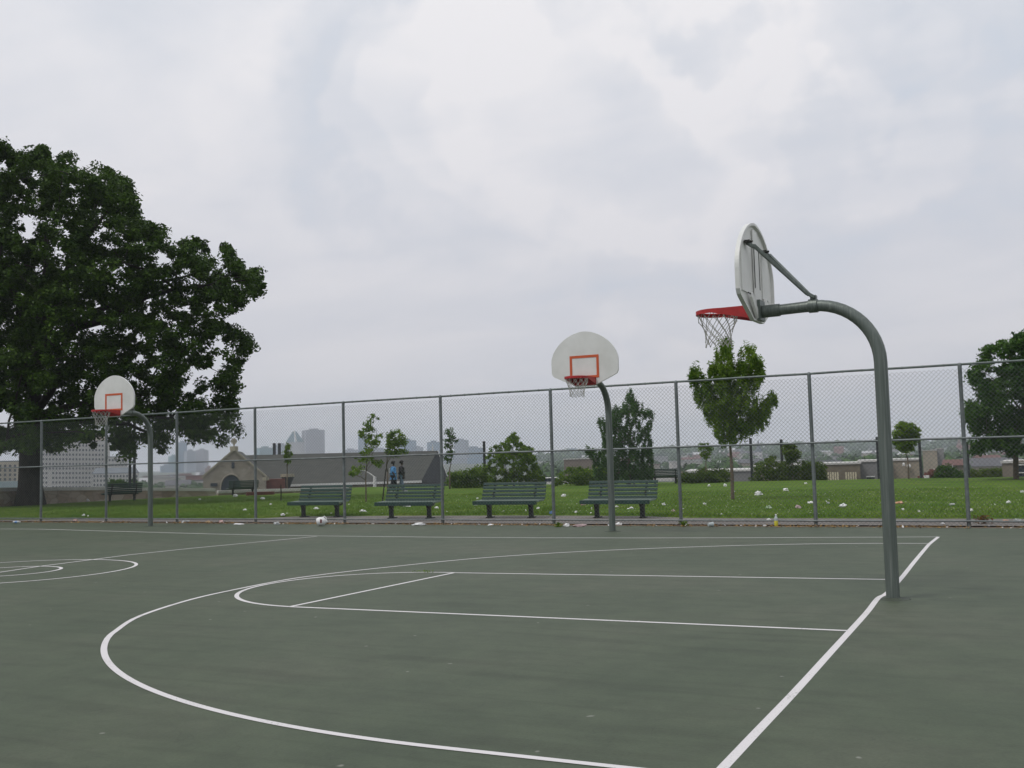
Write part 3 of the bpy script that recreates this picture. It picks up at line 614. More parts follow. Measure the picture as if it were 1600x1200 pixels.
tree('small_tree', 'small round crowned tree showing just over the church roof, left of the people', 'tree', ground(606, 771), 52, T8, nclus=90, leaves=24, rs=.17, leaf=.06, lm=M_leaf_br, bark=M_bark2, tr=.045, fork=1.2, thick=.8, limbs=10, group='young trees on the lawn')
T9 = [(447, 722), (443, 708), (449, 692), (455, 700), (457, 714), (452, 724)]
tree('sapling', 'short sapling with a narrow leafy tip left of the first bench', 'tree', ground(449, 771), 58, T9, nclus=36, leaves=22, rs=.14, leaf=.055, lm=M_leaf_br, bark=M_bark2, tr=.035, fork=1.2, thick=.8, limbs=6, group='young trees on the lawn')
T10 = [(694, 682), (702, 668), (708, 672), (710, 682), (716, 690), (706, 695), (708, 712), (701, 725), (694, 716), (698, 700), (690, 692)]
tree('sapling', 'slim sapling behind the fence post right of the second bench', 'tree', at(703, 760, 60), 60, T10, nclus=54, leaves=22, rs=.15, leaf=.06, lm=M_leaf_dark, bark=M_bark2, tr=.04, fork=1.0, thick=.8, limbs=8, group='young trees on the lawn')
T11 = [(1093, 702), (1096, 690), (1104, 693), (1112, 691), (1116, 702), (1108, 712), (1102, 718), (1096, 710)]
tree('sapling', 'little light green sapling left of the upright bright tree', 'tree', at(1104, 753, 62), 62, T11, nclus=40, leaves=22, rs=.15, leaf=.06, lm=M_leaf_br, bark=M_bark2, tr=.035, fork=1.1, thick=.8, limbs=8, group='young trees on the lawn')
T12 = [(1223, 706), (1227, 695), (1240, 696), (1246, 706), (1248, 718), (1232, 720)]
tree('sapling', 'yellow green sapling rising over the dark hedge', 'tree', at(1239, 754, 62), 62, T12, nclus=60, leaves=34, rs=.2, leaf=.08, lm=M_leaf_ol, bark=M_bark2, tr=.035, fork=1.1, thick=.8, limbs=8, group='young trees on the lawn')
T4 = [(1396, 690), (1398, 667), (1408, 660), (1425, 663), (1437, 672), (1433, 690), (1425, 703), (1414, 707), (1400, 700)]
tree('small_tree', 'small round tree just right of the nearest hoop pole', 'tree', ground(1420, 749), 56, T4, nclus=170, leaves=34, rs=.18, leaf=.06, lm=M_leaf_br, bark=M_bark2, tr=.045, fork=1.2, thick=.9, limbs=10)
BU = [('bush', 'leafy green bush between the church roof end and the bushy tree', [(700, 758), (702, 738), (713, 729), (728, 732), (742, 728), (762, 734), (768, 758)], 64, M_leaf_br, 200),
      ('bush', 'low bush left of the conical tree', [(866, 757), (874, 743), (888, 738), (903, 733), (925, 728), (945, 732), (950, 757)], 63, M_leaf_br, 190),
      ('bush', 'low scrub left of the young upright tree along the lawn edge', [(1060, 753), (1068, 743), (1090, 739), (1110, 741), (1135, 737), (1142, 752)], 62, M_leaf_ol, 170),
      ('hedge', 'dark rounded hedge mass in front of the low grey building', [(1170, 751), (1174, 734), (1190, 724), (1210, 719), (1240, 720), (1262, 724), (1286, 727), (1292, 751)], 63, M_leaf_ol, 300),
      ('bush', 'pale hazy bush showing above the stone wall by the left bench', [(168, 765), (174, 753), (192, 748), (210, 752), (218, 765)], 75, M_leaf_dark, 90),
      ('bush', 'dark bush beside the red rubble right of the low grey building', [(1458, 752), (1466, 733), (1480, 728), (1500, 732), (1512, 751)], 68, M_leaf_dark, 110),
      ('bush', 'green bank of bushes below the large right hand tree', [(1512, 752), (1518, 736), (1540, 731), (1560, 733), (1578, 735), (1580, 752)], 78, M_leaf_ol, 170)]
for nm, lb, pl, d_, lm_, nc in BU:
    cx_ = sum(p[0] for p in pl)/len(pl); b_ = at(cx_, max(p[1] for p in pl)+1, d_); b_[2] = max(b_[2], -2)
    tree(nm, lb, 'hedge' if nm == 'hedge' else 'bush', b_, d_, pl, nclus=nc, leaves=36, rs=.22, leaf=.06, asp=1.4, lm=lm_, ragged=.35, tr=.03, fork=.3, thick=.55, limbs=8)
M_stake = mat('dark_stake', (.03, .025, .02), .9, .3, 20)
for i, (a_, b_, lb) in enumerate([((597, 785), (603, 733), 'thin leaning dark stake between the sapling and second bench'), ((439, 783), (439, 757), 'short dark stake standing in the grass left of the first bench')]):
    p = ground(*a_); d_ = float(np.dot(p-CP, R2)); q = at(*b_, d_); g = MB(); g.tube([p-(0, 0, .1), (p*.5+q*.5)+(0.01, 0, 0), q], [.03, .027, .022], 7)
    o = g.build('stake', M_stake); tag(o, lb, 'stake', 'wooden tree stakes')

# ------------------------------------------------------------------ tall dark poles beyond the lawn
M_dpole = mat('dark_metal_pole', (.02, .024, .026), .5, .2, 10)
PL = [(203, 668, 765, 66, 'left one of the pair of dark poles under the oak branches'), (210, 640, 765, 66, 'right one of the pair of dark poles under the oak branches'),
      (428.5, 693, 712, 175, 'left one of the pair of dark poles above the church roof'), (436.5, 693, 712, 175, 'right one of the pair of dark poles above the church roof'),
      (757, 691, 757, 68, 'dark pole left of the round bushy tree'), (1018, 690, 755, 66, 'dark pole right of the conical tree'),
      (1174, 686, 752, 66, 'dark pole right of the bright upright tree trunk'), (1222, 688, 752, 66, 'dark pole beside the yellow green sapling'),
      (1372, 684, 752, 66, 'dark pole just left of the nearest hoop pole'), (1438, 684, 752, 66, 'dark pole right of the small round tree'), (1512.5, 692, 752, 66, 'dark pole beside the far right fence post')]
for x, y0, y1, d_, lb in PL:
    p, q = at(x, y1, d_), at(x, y0, d_); p[0:2] = (q+p)[0:2]/2; q[0:2] = p[0:2]; g = MB(); rr_ = 2.3*d_/F if d_ < 100 else 2.6*d_/F
    z0 = min(p[2], terr(p[0], p[1]))-.3
    g.tube([(p[0], p[1], z0), (p[0], p[1], q[2])], rr_*.95, 10); g.lathe([(rr_*1.05, 0), (rr_*1.05, .05), (rr_*.6, .09)], (p[0], p[1], q[2]-.02), 10); g.lathe([(rr_*1.6, 0), (rr_*1.6, .06)], (p[0], p[1], max(z0+.3, -.3)), 10)
    tag(g.build('metal_pole', M_dpole, smooth='auto'), lb, 'pole', 'dark poles beyond the lawn')

# ------------------------------------------------------------------ stone walls
def stonemat(name, c1, c2, sx):
    m, nt, b = newmat(name); L = nt.links; tc = N(nt, 'ShaderNodeTexCoord'); vo = N(nt, 'ShaderNodeTexVoronoi'); mp = N(nt, 'ShaderNodeMapping'); mp.inputs['Scale'].default_value = (sx, sx, sx*1.8)
    L.new(tc.outputs['Object'], mp.inputs['Vector']); L.new(mp.outputs[0], vo.inputs['Vector']); vo.inputs['Scale'].default_value = 1
    s_ = N(nt, 'ShaderNodeSeparateColor'); L.new(vo.outputs['Color'], s_.inputs[0]); r = ramp(nt, [(0, c1), (1, c2)]); L.new(s_.outputs[0], r.inputs['Fac'])
    v2 = N(nt, 'ShaderNodeTexVoronoi', feature='DISTANCE_TO_EDGE'); v2.inputs['Scale'].default_value = 1; L.new(mp.outputs[0], v2.inputs['Vector'])
    r2 = ramp(nt, [(0, (.7, .7, .7)), (.06, (1, 1, 1))]); L.new(v2.outputs['Distance'], r2.inputs['Fac'])
    a = N(nt, 'ShaderNodeMix', data_type='RGBA', blend_type='MULTIPLY'); a.inputs[0].default_value = 1; L.new(r.outputs[0], a.inputs[6]); L.new(r2.outputs[0], a.inputs[7]); L.new(a.outputs[2], b.inputs['Base Color'])
    b.inputs['Roughness'].default_value = .9; return m
M_stone = stonemat('field_stone', (.26, .20, .15), (.42, .37, .30), 1.7)
M_coping = mat('pale_coping', (.50, .49, .47), .8, .12, 3)
def wall(name, lb, pts, cop, thick=.22):
    root = empty(name, (0, 0, 0), 0, lb, 'wall'); g = MB(); h = MB()
    P = []
    for x, yb, yt in pts:
        p = ground(x, yb); d_ = float(np.dot(p-CP, R2)); q = at(x, yt, d_); P.append((p, q[2]))
    for (p, zt), (q, zu) in zip(P[:-1], P[1:]):
        d = q-p; d[2] = 0; l = np.linalg.norm(d); d /= l; nn = np.array([-d[1], d[0], 0]); ta = thick
        for G, e, za, zb, ya, yb_ in ((g, ta, -2.5, -2.5, zt-cop, zu-cop), (h, ta+.05, zt-cop, zu-cop, zt, zu)):
            vs = []
            for pp, lo, hi in ((p, za, ya), (q, zb, yb_)):
                for s in (-1, 1):
                    for z in (lo, hi): vs.append((pp[0]+nn[0]*e*s, pp[1]+nn[1]*e*s, z))
            G.add(vs, [(0, 1, 3, 2), (4, 6, 7, 5), (0, 4, 5, 1), (2, 3, 7, 6), (1, 5, 7, 3), (0, 2, 6, 4)])
    g.build('stonework', M_stone, root); h.build('coping', M_coping, root)
wall('stone_wall', 'low stone wall with pale coping behind the oak trunk and left benches', [(-110, 800, 763), (-40, 794, 762.5), (10, 791, 762), (74, 787, 761.5), (165, 782, 761), (250, 778, 762), (335, 775, 763.2)], .17)
wall('retaining_wall', 'low pale wall behind the first bench in front of the church', [(340, 774.6, 766.5), (400, 772.5, 764.5), (470, 770.5, 763), (545, 768.5, 762)], .16, .18)
M_brick = mat('red_brick', (.12, .045, .035), .9, .25, 2)
p, q = ground(385, 775), ground(428, 773.5); g = MB(); g.beam((p[0], p[1], .06), (q[0], q[1], .04), .35, .22); tag(g.build('planter', M_brick, bevel=.02), 'long low red brick planter behind the bench by the church gable', 'planter')

# ------------------------------------------------------------------ buildings: a frame aligned to the view at pixel x
def frame(px, d, yaw=0.):
    c = at(px, 720, d); a = math.atan2(ray(px, 720)[1], ray(px, 720)[0])-PI/2+yaw
    return c, np.array([math.cos(a), math.sin(a), 0.]), np.array([-math.sin(a), math.cos(a), 0.])
def zat(px, py, d): return at(px, py, d)[2]
tower_k = 1.35
def facade(name, c1, c2, win, sx, sz, wfrac=.5, rough=.8):     # glazing grid in the cladding, object space
    c1, c2, win = (sc(c_, tower_k) for c_ in (c1, c2, win)); m, nt, b = newmat(name); L = nt.links; tc = N(nt, 'ShaderNodeTexCoord'); sp = N(nt, 'ShaderNodeSeparateXYZ'); L.new(tc.outputs['Object'], sp.inputs[0])
    def cell(src, s):
        k = N(nt, 'ShaderNodeMath', operation='MULTIPLY'); k.inputs[1].default_value = s; L.new(src, k.inputs[0]); f = N(nt, 'ShaderNodeMath', operation='FRACT'); L.new(k.outputs[0], f.inputs[0])
        l = N(nt, 'ShaderNodeMath', operation='LESS_THAN'); l.inputs[1].default_value = wfrac; L.new(f.outputs[0], l.inputs[0]); return l
    ad = N(nt, 'ShaderNodeMath', operation='ADD'); L.new(sp.outputs[0], ad.inputs[0]); L.new(sp.outputs[1], ad.inputs[1])
    u_, v_ = cell(ad.outputs[0], sx), cell(sp.outputs[2], sz); mu = N(nt, 'ShaderNodeMath', operation='MULTIPLY'); L.new(u_.outputs[0], mu.inputs[0]); L.new(v_.outputs[0], mu.inputs[1])
    nz = N(nt, 'ShaderNodeTexNoise'); nz.inputs['Scale'].default_value = .06; L.new(tc.outputs['Object'], nz.inputs['Vector']); r = ramp(nt, [(.3, c1), (.7, c2)]); L.new(nz.outputs['Fac'], r.inputs['Fac'])
    mx = N(nt, 'ShaderNodeMix', data_type='RGBA'); L.new(mu.outputs[0], mx.inputs[0]); L.new(r.outputs[0], mx.inputs[6]); mx.inputs[7].default_value = (*win, 1); L.new(mx.outputs[2], b.inputs['Base Color']); b.inputs['Roughness'].default_value = rough
    return m
M_win = mat('window_glass', (.035, .045, .055), .15, .2, 3)
M_hosp = mat('white_cladding', (.50, .48, .45), .8, .05, .05)
M_hosp2 = mat('cream_cladding', (.46, .40, .30), .8, .08, .05)
M_roofgrey = mat('grey_roof', (.16, .18, .20), .8, .15, .1)
def block(root, name, m, px0, px1, ytop, d, depth, roofm=M_roofgrey, yaw=0., zb=None):
    c, ax, ay = frame((px0+px1)/2, d, yaw); hw = (px1-px0)/2*d/F; zt = zat((px0+px1)/2, ytop, d); zb = terr(c[0], c[1])-2 if zb is None else zb
    base = np.array([c[0], c[1], 0])+ay*depth/2; g = MB(); g.box((base[0], base[1], (zt+zb)/2), (hw, depth/2, (zt-zb)/2), ax=(ax, ay, np.array([0, 0, 1.])))
    o = g.build(name, m, root); g = MB(); g.box((base[0], base[1], zt+.25), (hw+.3, depth/2+.3, .25), ax=(ax, ay, np.array([0, 0, 1.]))); g.build('roof', roofm, o)
    return o, c, ax, ay, hw, zt, zb
wcount = [0]
def windows(parent, px0, px1, rows, step, d, size, yaw=0., skip=()):
    c, ax, ay = frame((px0[0]+px0[1])/2 if isinstance(px0, tuple) else (px0+px1)/2, d, yaw)
    rest = MB(); n = 0; items = []
    for y in rows:
        x = px0
        while x <= px1:
            if not any(a <= x <= b_ and c_ <= y <= d2 for a, b_, c_, d2 in skip): items.append((x, y))
            x += step
    xm = (px0+px1)/2
    for x, y in items:
        off = (x-xm)*d/F; p = np.array([c[0], c[1], 0])+ax*off-ay*.05; z = zat(x, y, d)
        G = MB() if n < 95 else rest; G.box((p[0], p[1], z), (size[0]/2, .12, size[1]/2), ax=(ax, ay, np.array([0, 0, 1.])))
        if n < 95: G.build('window', M_win, parent)
        n += 1
    if rest.v: tag(rest.build('window', M_win, parent), kind='stuff')
hd_ = 740
hosp = empty('hospital_building', (0, 0, 0), 0, 'huge white multi storey building with window grid behind the oak trunk', 'building')
o1 = block(hosp, 'main_block', M_hosp, 62, 168, 690, hd_, 40); windows(hosp, 72, 166, [696+7.2*i for i in range(10)], 4.75, hd_-.3, (1.15, 1.5), skip=[(78, 86, 735, 770)])
o2 = block(hosp, 'side_block', M_hosp, 169, 199, 714, hd_, 40); windows(o2[0], 172, 196, [719+7.2*i for i in range(6)], 4.75, hd_-.3, (1.15, 1.5))
o3 = block(hosp, 'penthouse', M_hosp2, 108, 163, 676, hd_+12, 14)
hosp2 = empty('hospital_annex', (0, 0, 0), 0, 'lower white wing with dark roof at the right foot of the huge white building', 'building')
o4 = block(hosp2, 'wing_block', M_hosp, 147, 215, 740, 690, 18, roofm=M_roofgrey); windows(hosp2, 150, 213, [744+6.8*i for i in range(3)], 4.75, 689.7, (1.0, 1.5))
g = MB(); c, ax, ay = frame(181, 690); zt = zat(181, 740, 690); hw = 34*690/F
vs = [np.array([c[0], c[1], 0])+ax*sx*w+ay*yy_+np.array([0, 0, z]) for (sx, w, yy_, z) in ((-1, hw, -.3, zt+.5), (1, hw, -.3, zt+.5), (1, hw, 18, zt+.5), (-1, hw, 18, zt+.5), (-1, hw-2, 3, zt+4), (1, hw-2, 3, zt+4), (1, hw-2, 15, zt+4), (-1, hw-2, 15, zt+4))]
g.add(vs, [(0, 1, 5, 4), (1, 2, 6, 5), (2, 3, 7, 6), (3, 0, 4, 7), (4, 5, 6, 7)]); g.build('mansard_roof', M_roofgrey, hosp2)
apt = empty('apartment_building', (0, 0, 0), 0, 'cream building with yellow top floors left of the oak trunk', 'building')
block(apt, 'wall', M_hosp2, -60, 27, 722, 520, 25); windows(apt, -50, 24, [728+7*i for i in range(5)], 7, 519.7, (1.1, 1.3))
g = MB(); c, ax, ay = frame(14, 330); zt = zat(14, 752, 330); g.box((c[0], c[1], (zt-14)/2), (3.4, 5, (zt+14)/2), ax=(ax, ay, np.array([0, 0, 1.]))); tag(g.build('shed', mat('pale_blue_roof', (.26, .33, .35), .7, .1, 1)), 'small pale blue low building showing over the wall left of the oak trunk', 'building')

# skyline towers
def tm(c, k=1.): return facade('tower_cladding', sc(c, .92), sc(c, 1.08), sc(c, .6), .22, .27, .55)
TW = {'grey': tm((.19, .22, .27)), 'blue': tm((.11, .18, .26)), 'teal': tm((.08, .19, .22)), 'pink': tm((.23, .23, .27)), 'brick': tm((.20, .12, .10)), 'pale': tm((.33, .32, .33))}
M_flat = mat('tower_roof', (.18, .18, .18), .9, .1, .1)
SK = [(278, 292, 690.5, 2250, 'blue', 'tall slab tower of the left hazy cluster, right of the farthest hoop'), (292.5, 306, 704, 2200, 'grey', 'stepped middle block of the left hazy cluster'), (306.5, 319, 702.5, 2240, 'pink', 'right hand block of the left hazy cluster'),
      (267, 277.5, 712, 2350, 'teal', 'narrow teal block on the left of the slab tower'), (252, 270, 727, 2300, 'blue', 'low blue block at the foot of the left hazy cluster'), (320, 326, 731, 1500, 'brick', 'short dark block left of the church gable'),
      (406, 427, 699, 2300, 'teal', 'low teal glass block just above the church roof'), (427.5, 434, 696, 2500, 'grey', 'grey block behind the pair of poles above the church'), (435, 446, 694, 2400, 'grey', 'grey shoulder block left of the pointed tower'),
      (478, 508, 671, 2250, 'pink', 'wide flat topped tower, tallest of the skyline'), (560, 570, 677, 2600, 'blue', 'blue tower half hidden by the tall thin sapling'), (537, 560, 702, 2500, 'grey', 'low grey block left of the tall thin sapling'),
      (571, 600, 699, 2600, 'grey', 'wide grey block right of the tall thin sapling'), (623, 645, 687.5, 2350, 'blue', 'blue block right of the small round crowned tree'), (645.5, 662, 698, 2600, 'grey', 'faint low block between two blue towers'),
      (668, 688, 690, 2350, 'blue', 'blue block behind the right end of the church roof'), (710, 728, 687, 2300, 'grey', 'grey stepped tower right of the slim sapling'), (729, 756, 699, 2400, 'blue', 'broad blue block left of the dark pole and bushy tree'),
      (640, 730, 716, 2100, 'grey', 'long low hazy block right of the church roof'), (730, 770, 714, 2000, 'blue', 'low hazy block behind the dark pole and bushy tree'), (700, 712, 706, 2500, 'blue', 'faint narrow block right of the slim sapling'),
      (875, 908, 702.5, 2300, 'blue', 'blue block left of the conical tree'), (846, 874, 712, 2500, 'grey', 'low faint block left of the fence post beside the middle hoop'), (1036, 1052, 708, 2400, 'pink', 'pink grey block right of the conical tree'),
      (1058, 1066, 704, 2500, 'pale', 'pale narrow tower behind the fence post right of the conical tree'), (1070, 1096, 708, 2450, 'blue', 'wide hazy block left of the little sapling'), (1497, 1503, 690, 1500, 'brick', 'dark square church tower left of the far right fence post'), (1022, 1034, 713, 2400, 'grey', 'faint low block next to the dark pole right of the conical tree')]
for i, (a_, b_, yt, d_, cm, lb) in enumerate(SK):
    root = empty('tower_block', (0, 0, 0), 0, lb, 'tower', 'hazy towers of the city skyline')
    o, c, ax, ay, hw, zt, zb = block(root, 'wall', TW[cm], a_, b_, yt+1, d_, 30+hw_ if (hw_ := 8) else 30, roofm=M_flat, yaw=.25*math.sin(i*2.3))
    g = MB(); g.box((c[0]+ay[0]*14, c[1]+ay[1]*14, zt+2.2), (hw*.45, 6, 1.8), ax=(ax, ay, np.array([0, 0, 1.]))); g.build('roof_plant', TW[cm], root)
# pyramid topped tower
root = empty('pyramid_tower', (0, 0, 0), 0, 'skyline tower with pointed glass pyramid top split by a white seam', 'tower', 'hazy towers of the city skyline')
o, c, ax, ay, hw, zt, zb = block(root, 'wall', TW['pale'], 447, 475, 691, 2250, 40, roofm=M_flat)
zp = zat(461, 673.5, 2250); P0 = np.array([c[0], c[1], 0]); g = MB(); mid = P0+ay*20
def PP(u_, v_, z): return P0+ax*u_+ay*v_+np.array([0, 0, z])
for s in (-1, 1):
    g.add([PP(s*1.2, 0, zt+.6), PP(s*hw, 0, zt+.6), PP(s*hw, 40, zt+.6), PP(s*1.2, 40, zt+.6), PP(s*1.2, 14, zp), PP(s*4, 14, zp), PP(s*4, 26, zp), PP(s*1.2, 26, zp)], [(0, 1, 5, 4), (1, 2, 6, 5), (2, 3, 7, 6), (3, 0, 4, 7), (4, 5, 6, 7)])
g.build('pyramid_roof', mat('teal_glass_roof', (.04, .11, .14), .3, .1, .1), root)
g = MB(); g.beam(PP(3.0, 1, zt+1), PP(-1.5, 14, zp+1), 2.2, 3); g.build('seam', M_hosp, root)
# antenna mast and far steeple
M_mast = mat('mast_steel', (.12, .14, .17), .7, .1, .1)
g = MB(); p = at(588.5, 704, 2600); q = at(588.5, 669, 2600); g.tube([(q[0], q[1], -14), (q[0], q[1], p[2]), (q[0], q[1], q[2])], [3.5, 2.2, .8], 6); tag(g.build('antenna_mast', M_mast), 'thin hazy antenna mast right of the tall thin sapling', 'mast')
st = empty('church_steeple', (0, 0, 0), 0, 'far pale church steeple between two dark poles right of the bright tree', 'steeple'); c, ax, ay = frame(1186, 900); zt = zat(1186, 706, 900); zs = zat(1186, 687, 900)
g = MB(); g.box((c[0], c[1], (zt-12)/2), (3.0, 3.0, (zt+12)/2), ax=(ax, ay, np.array([0, 0, 1.]))); g.build('tower', TW['pale'], st)
g = MB(); g.tube([(c[0], c[1], zt), (c[0], c[1], zt+(zs-zt)*.35), (c[0], c[1], zs)], [3.4, 1.8, .1], 8); g.build('spire', mat('slate_spire', (.12, .14, .16), .7, .1, 1), st)
g = MB()
g.box((c[0]+ax[0]*5, c[1]+ax[1]*5, (zt-20)/2), (5, 8, (zt+4)/2), ax=(ax, ay, np.array([0, 0, 1.]))); g.build('nave', TW['pale'], st)

# low far houses
HC = [mat('house_brick', (.22, .11, .09), .9, .1, .1), mat('house_pale', (.42, .40, .38), .9, .08, .1), mat('house_tan', (.30, .26, .21), .9, .1, .1), mat('house_grey', (.24, .24, .24), .9, .1, .1)]
HR = [mat('house_roof_dark', (.10, .10, .11), .9, .1, .1), mat('house_roof_pale', (.40, .40, .41), .9, .1, .1), mat('house_roof_red', (.13, .06, .05), .9, .1, .1)]
def low_house(px, d, w, h, cm, rm, gable, lb, grp, nwin=0):
    c, ax, ay = frame(px, d, random.uniform(-.5, .5)); zb = terr(c[0], c[1]); zt = zb+h; dp = random.uniform(8, 14)
    root = empty('far_house', (c[0], c[1], zb), 0, lb, 'house', grp); g = MB(); Zx = np.array([0, 0, 1.])
    g.box((0, 0, h/2-1), (w/2, dp/2, h/2+1), ax=(ax, ay, Zx)); g.build('wall', cm, root); g = MB()
    if gable:
        rh = random.uniform(2, 3.5); q = lambda u_, v_, z: ax*u_*(w/2+.4)+ay*v_*(dp/2+.5)+Zx*(h+z)
        g.add([q(-1, -1, 0), q(1, -1, 0), q(1, 1, 0), q(-1, 1, 0), q(-1, 0, rh), q(1, 0, rh)], [(0, 1, 5, 4), (2, 3, 4, 5), (0, 4, 3), (1, 2, 5), (0, 3, 2, 1)])
    else: g.box((0, 0, h+.2), (w/2+.3, dp/2+.3, .2), ax=(ax, ay, Zx))
    g.build('roof', rm, root)
    for i in range(nwin):
        u_ = (i+.5)/nwin*2-1; g = MB(); g.box(ax*u_*w/2*.9-ay*(dp/2+.03)+Zx*(h*.6), (.55, .06, .8), ax=(ax, ay, Zx)); g.build('window', M_win, root)
hz = 0
LABG = {0: ('small hazy low building in the far band between hedge and big right tree', 'far low buildings at right'), 1: ('small hazy low building in the far band between bushy tree and bright tree', 'far low buildings in the middle'), 2: ('small hazy brick row house between the farthest hoop and the church gable', 'far row houses at left')}
for i in range(34):
    px = random.uniform(1200, 1600); d = random.uniform(420, 1500); low_house(px, d, random.uniform(9, 26), random.uniform(6, 11), random.choice(HC), random.choice(HR), random.random() < .5, *LABG[0])
for i in range(30):
    px = random.uniform(840, 1190); d = random.uniform(450, 1600); low_house(px, d, random.uniform(9, 28), random.uniform(6, 12), random.choice(HC), random.choice(HR), random.random() < .5, *LABG[1])
for i in range(16):
    px = random.uniform(222, 325); d = random.uniform(480, 1300); low_house(px, d, random.uniform(9, 26), random.uniform(6, 10), HC[0] if random.random() < .6 else HC[1], random.choice(HR), random.random() < .5, *LABG[2])
# far woods: thousands of crowns, one mass
def woods(name, n, r0, r1, px0, px1, rad, lb, per=70, q=.9):
    r = rng.uniform(r0, r1, n); px = rng.uniform(px0, px1, n); P = []
    for a, b_ in zip(px, r):
        c = at(a, 720, b_); cl = mnoise.noise(Vector((c[0]*.008, c[1]*.008, 2)))
        if cl < -.12: continue
        c[2] = terr(c[0], c[1])+random.uniform(.35, .9)*rad*1.3; P.append(c)
    P = np.array(P); R_ = rng.uniform(.6, 1.3, len(P))*rad
    Q_ = np.repeat(P, per, axis=0); rr2 = np.repeat(R_, per); off = rng.normal(size=Q_.shape); off /= np.linalg.norm(off, axis=1, keepdims=True); off *= (rr2*rng.uniform(.7, 1.05, len(rr2)))[:, None]; off[:, 2] = off[:, 2]*.85
    V = quads(Q_+off, rng.uniform(.7, 1.3, len(Q_))*q, 1.2, nrm=off+rng.normal(0, 1.5, off.shape)); o = npmesh(name, V, 4, M_wood); tag(o, lb, 'woods', kind='stuff')
woods('near_wood', 150, 130, 330, 1010, 1640, 3.6, 'hazy green tree tops in the valley beyond the right half of the lawn', 260, .55)
woods('far_wood', 620, 380, 1500, 830, 1660, 6.5, 'distant hazy belt of trees under the skyline at right and centre', 110, 1.3)
woods('left_wood', 90, 160, 900, 215, 330, 4.0, 'hazy green tree tops beyond the wall left of the church', 160, .8)
woods('ridge_wood', 700, 1500, 2800, 780, 1700, 10, 'faint blue green ridge of trees on the horizon', 60, 3.)

# ------------------------------------------------------------------ church
M_chstone = stonemat('church_stone', (.24, .215, .17), (.31, .285, .235), 1.6)
m, nt, b = newmat('slate_roof'); L = nt.links; M_slate = m
tc = N(nt, 'ShaderNodeTexCoord'); bk = N(nt, 'ShaderNodeTexNoise'); mp = N(nt, 'ShaderNodeMapping'); mp.inputs['Scale'].default_value = (1, 1, 6); L.new(tc.outputs['Object'], mp.inputs[0]); L.new(mp.outputs[0], bk.inputs['Vector']); bk.inputs['Scale'].default_value = .8; bk.inputs['Detail'].default_value = 8
r = ramp(nt, [(.3, (.042, .045, .040)), (.7, (.064, .065, .057))]); L.new(bk.outputs['Fac'], r.inputs[0]); L.new(r.outputs[0], b.inputs['Base Color']); b.inputs['Roughness'].default_value = .75
M_slate2 = mat('dark_slate', (.035, .038, .042), .8, .15, 1.5)
M_white = mat('white_trim', (.62, .62, .60), .6, .06, 4)
ch = empty('church', (0, 0, 0), 0, 'stone church with pointed gable and long grey slate roof beyond the benches', 'church')
cd = 140.
c0, ax, ay = frame(500, cd); O = np.array([c0[0], c0[1], 0])
def cu(px): # lateral coordinate on the plane through O
    d = ray(px, 720); A = np.array([[d[0], -ax[0]], [d[1], -ax[1]]]); t, u_ = np.linalg.solve(A, (O-CP)[:2]); return u_
ez, rz_ = zat(550, 755.5, cd), zat(520, 708, cd+5.5)
def Q3(u_, v_, z): return O+ax*u_+ay*v_+np.array([0, 0, z])
ul, ur = cu(372), cu(657); rr3 = cu(684)*1.038
D2 = 11.
g = MB(); g.add([Q3(ul, .35, -9), Q3(ur+.2, .35, -9), Q3(ur+.2, .35, ez), Q3(ul, .35, ez), Q3(ul, D2-.35, -9), Q3(ur+.2, D2-.35, -9), Q3(ur+.2, D2-.35, ez), Q3(ul, D2-.35, ez)], [(0, 1, 2, 3), (5, 4, 7, 6), (1, 5, 6, 2), (4, 0, 3, 7)])
g.build('nave_wall', M_chstone, ch)
g = MB(); xe = cu(703)*1.03; rl = ul*1.04
g.add([Q3(rl, 0, ez), Q3(ur, 0, ez), Q3(rr3, 5.5, rz_), Q3(rl, 5.5, rz_), Q3(rl, 11, ez), Q3(xe, 11, ez-.4), Q3(xe, 5.5, ez-.9), Q3(ur, 0, ez-.12), Q3(rl, 0, ez-.12)], [(0, 1, 2, 3), (3, 2, 5, 4), (8, 7, 1, 0)])
g.build('roof', M_slate, ch)
g = MB(); g.add([Q3(ur, 0, ez), Q3(xe, 5.0, ez-.5), Q3(rr3, 5.5, rz_), Q3(ur, 0, -9), Q3(xe, 5, -9), Q3(xe, 11, ez-.4), Q3(xe, 11, -9)], [(0, 1, 2), (0, 3, 4, 1), (1, 5, 2), (1, 4, 6, 5)]); g.build('hip_end', M_slate2, ch)
g = MB(); g.beam(Q3(cu(452), -.12, ez-.02), Q3(ur+.1, -.12, ez-.02), .22, .30); g.beam(Q3(rr3, 5.5, rz_), Q3(xe, 5.1, ez-.4), .10, .25); g.build('gutter', M_white, ch)
g = MB()
for px in (474, 483, 508, 574, 645): 
    u_ = cu(px); g.tube([Q3(u_, .2, ez-1.6), Q3(u_, .2, ez-.75)], [.55, .3], 6)
g.build('dormer_vent', M_slate2, ch)
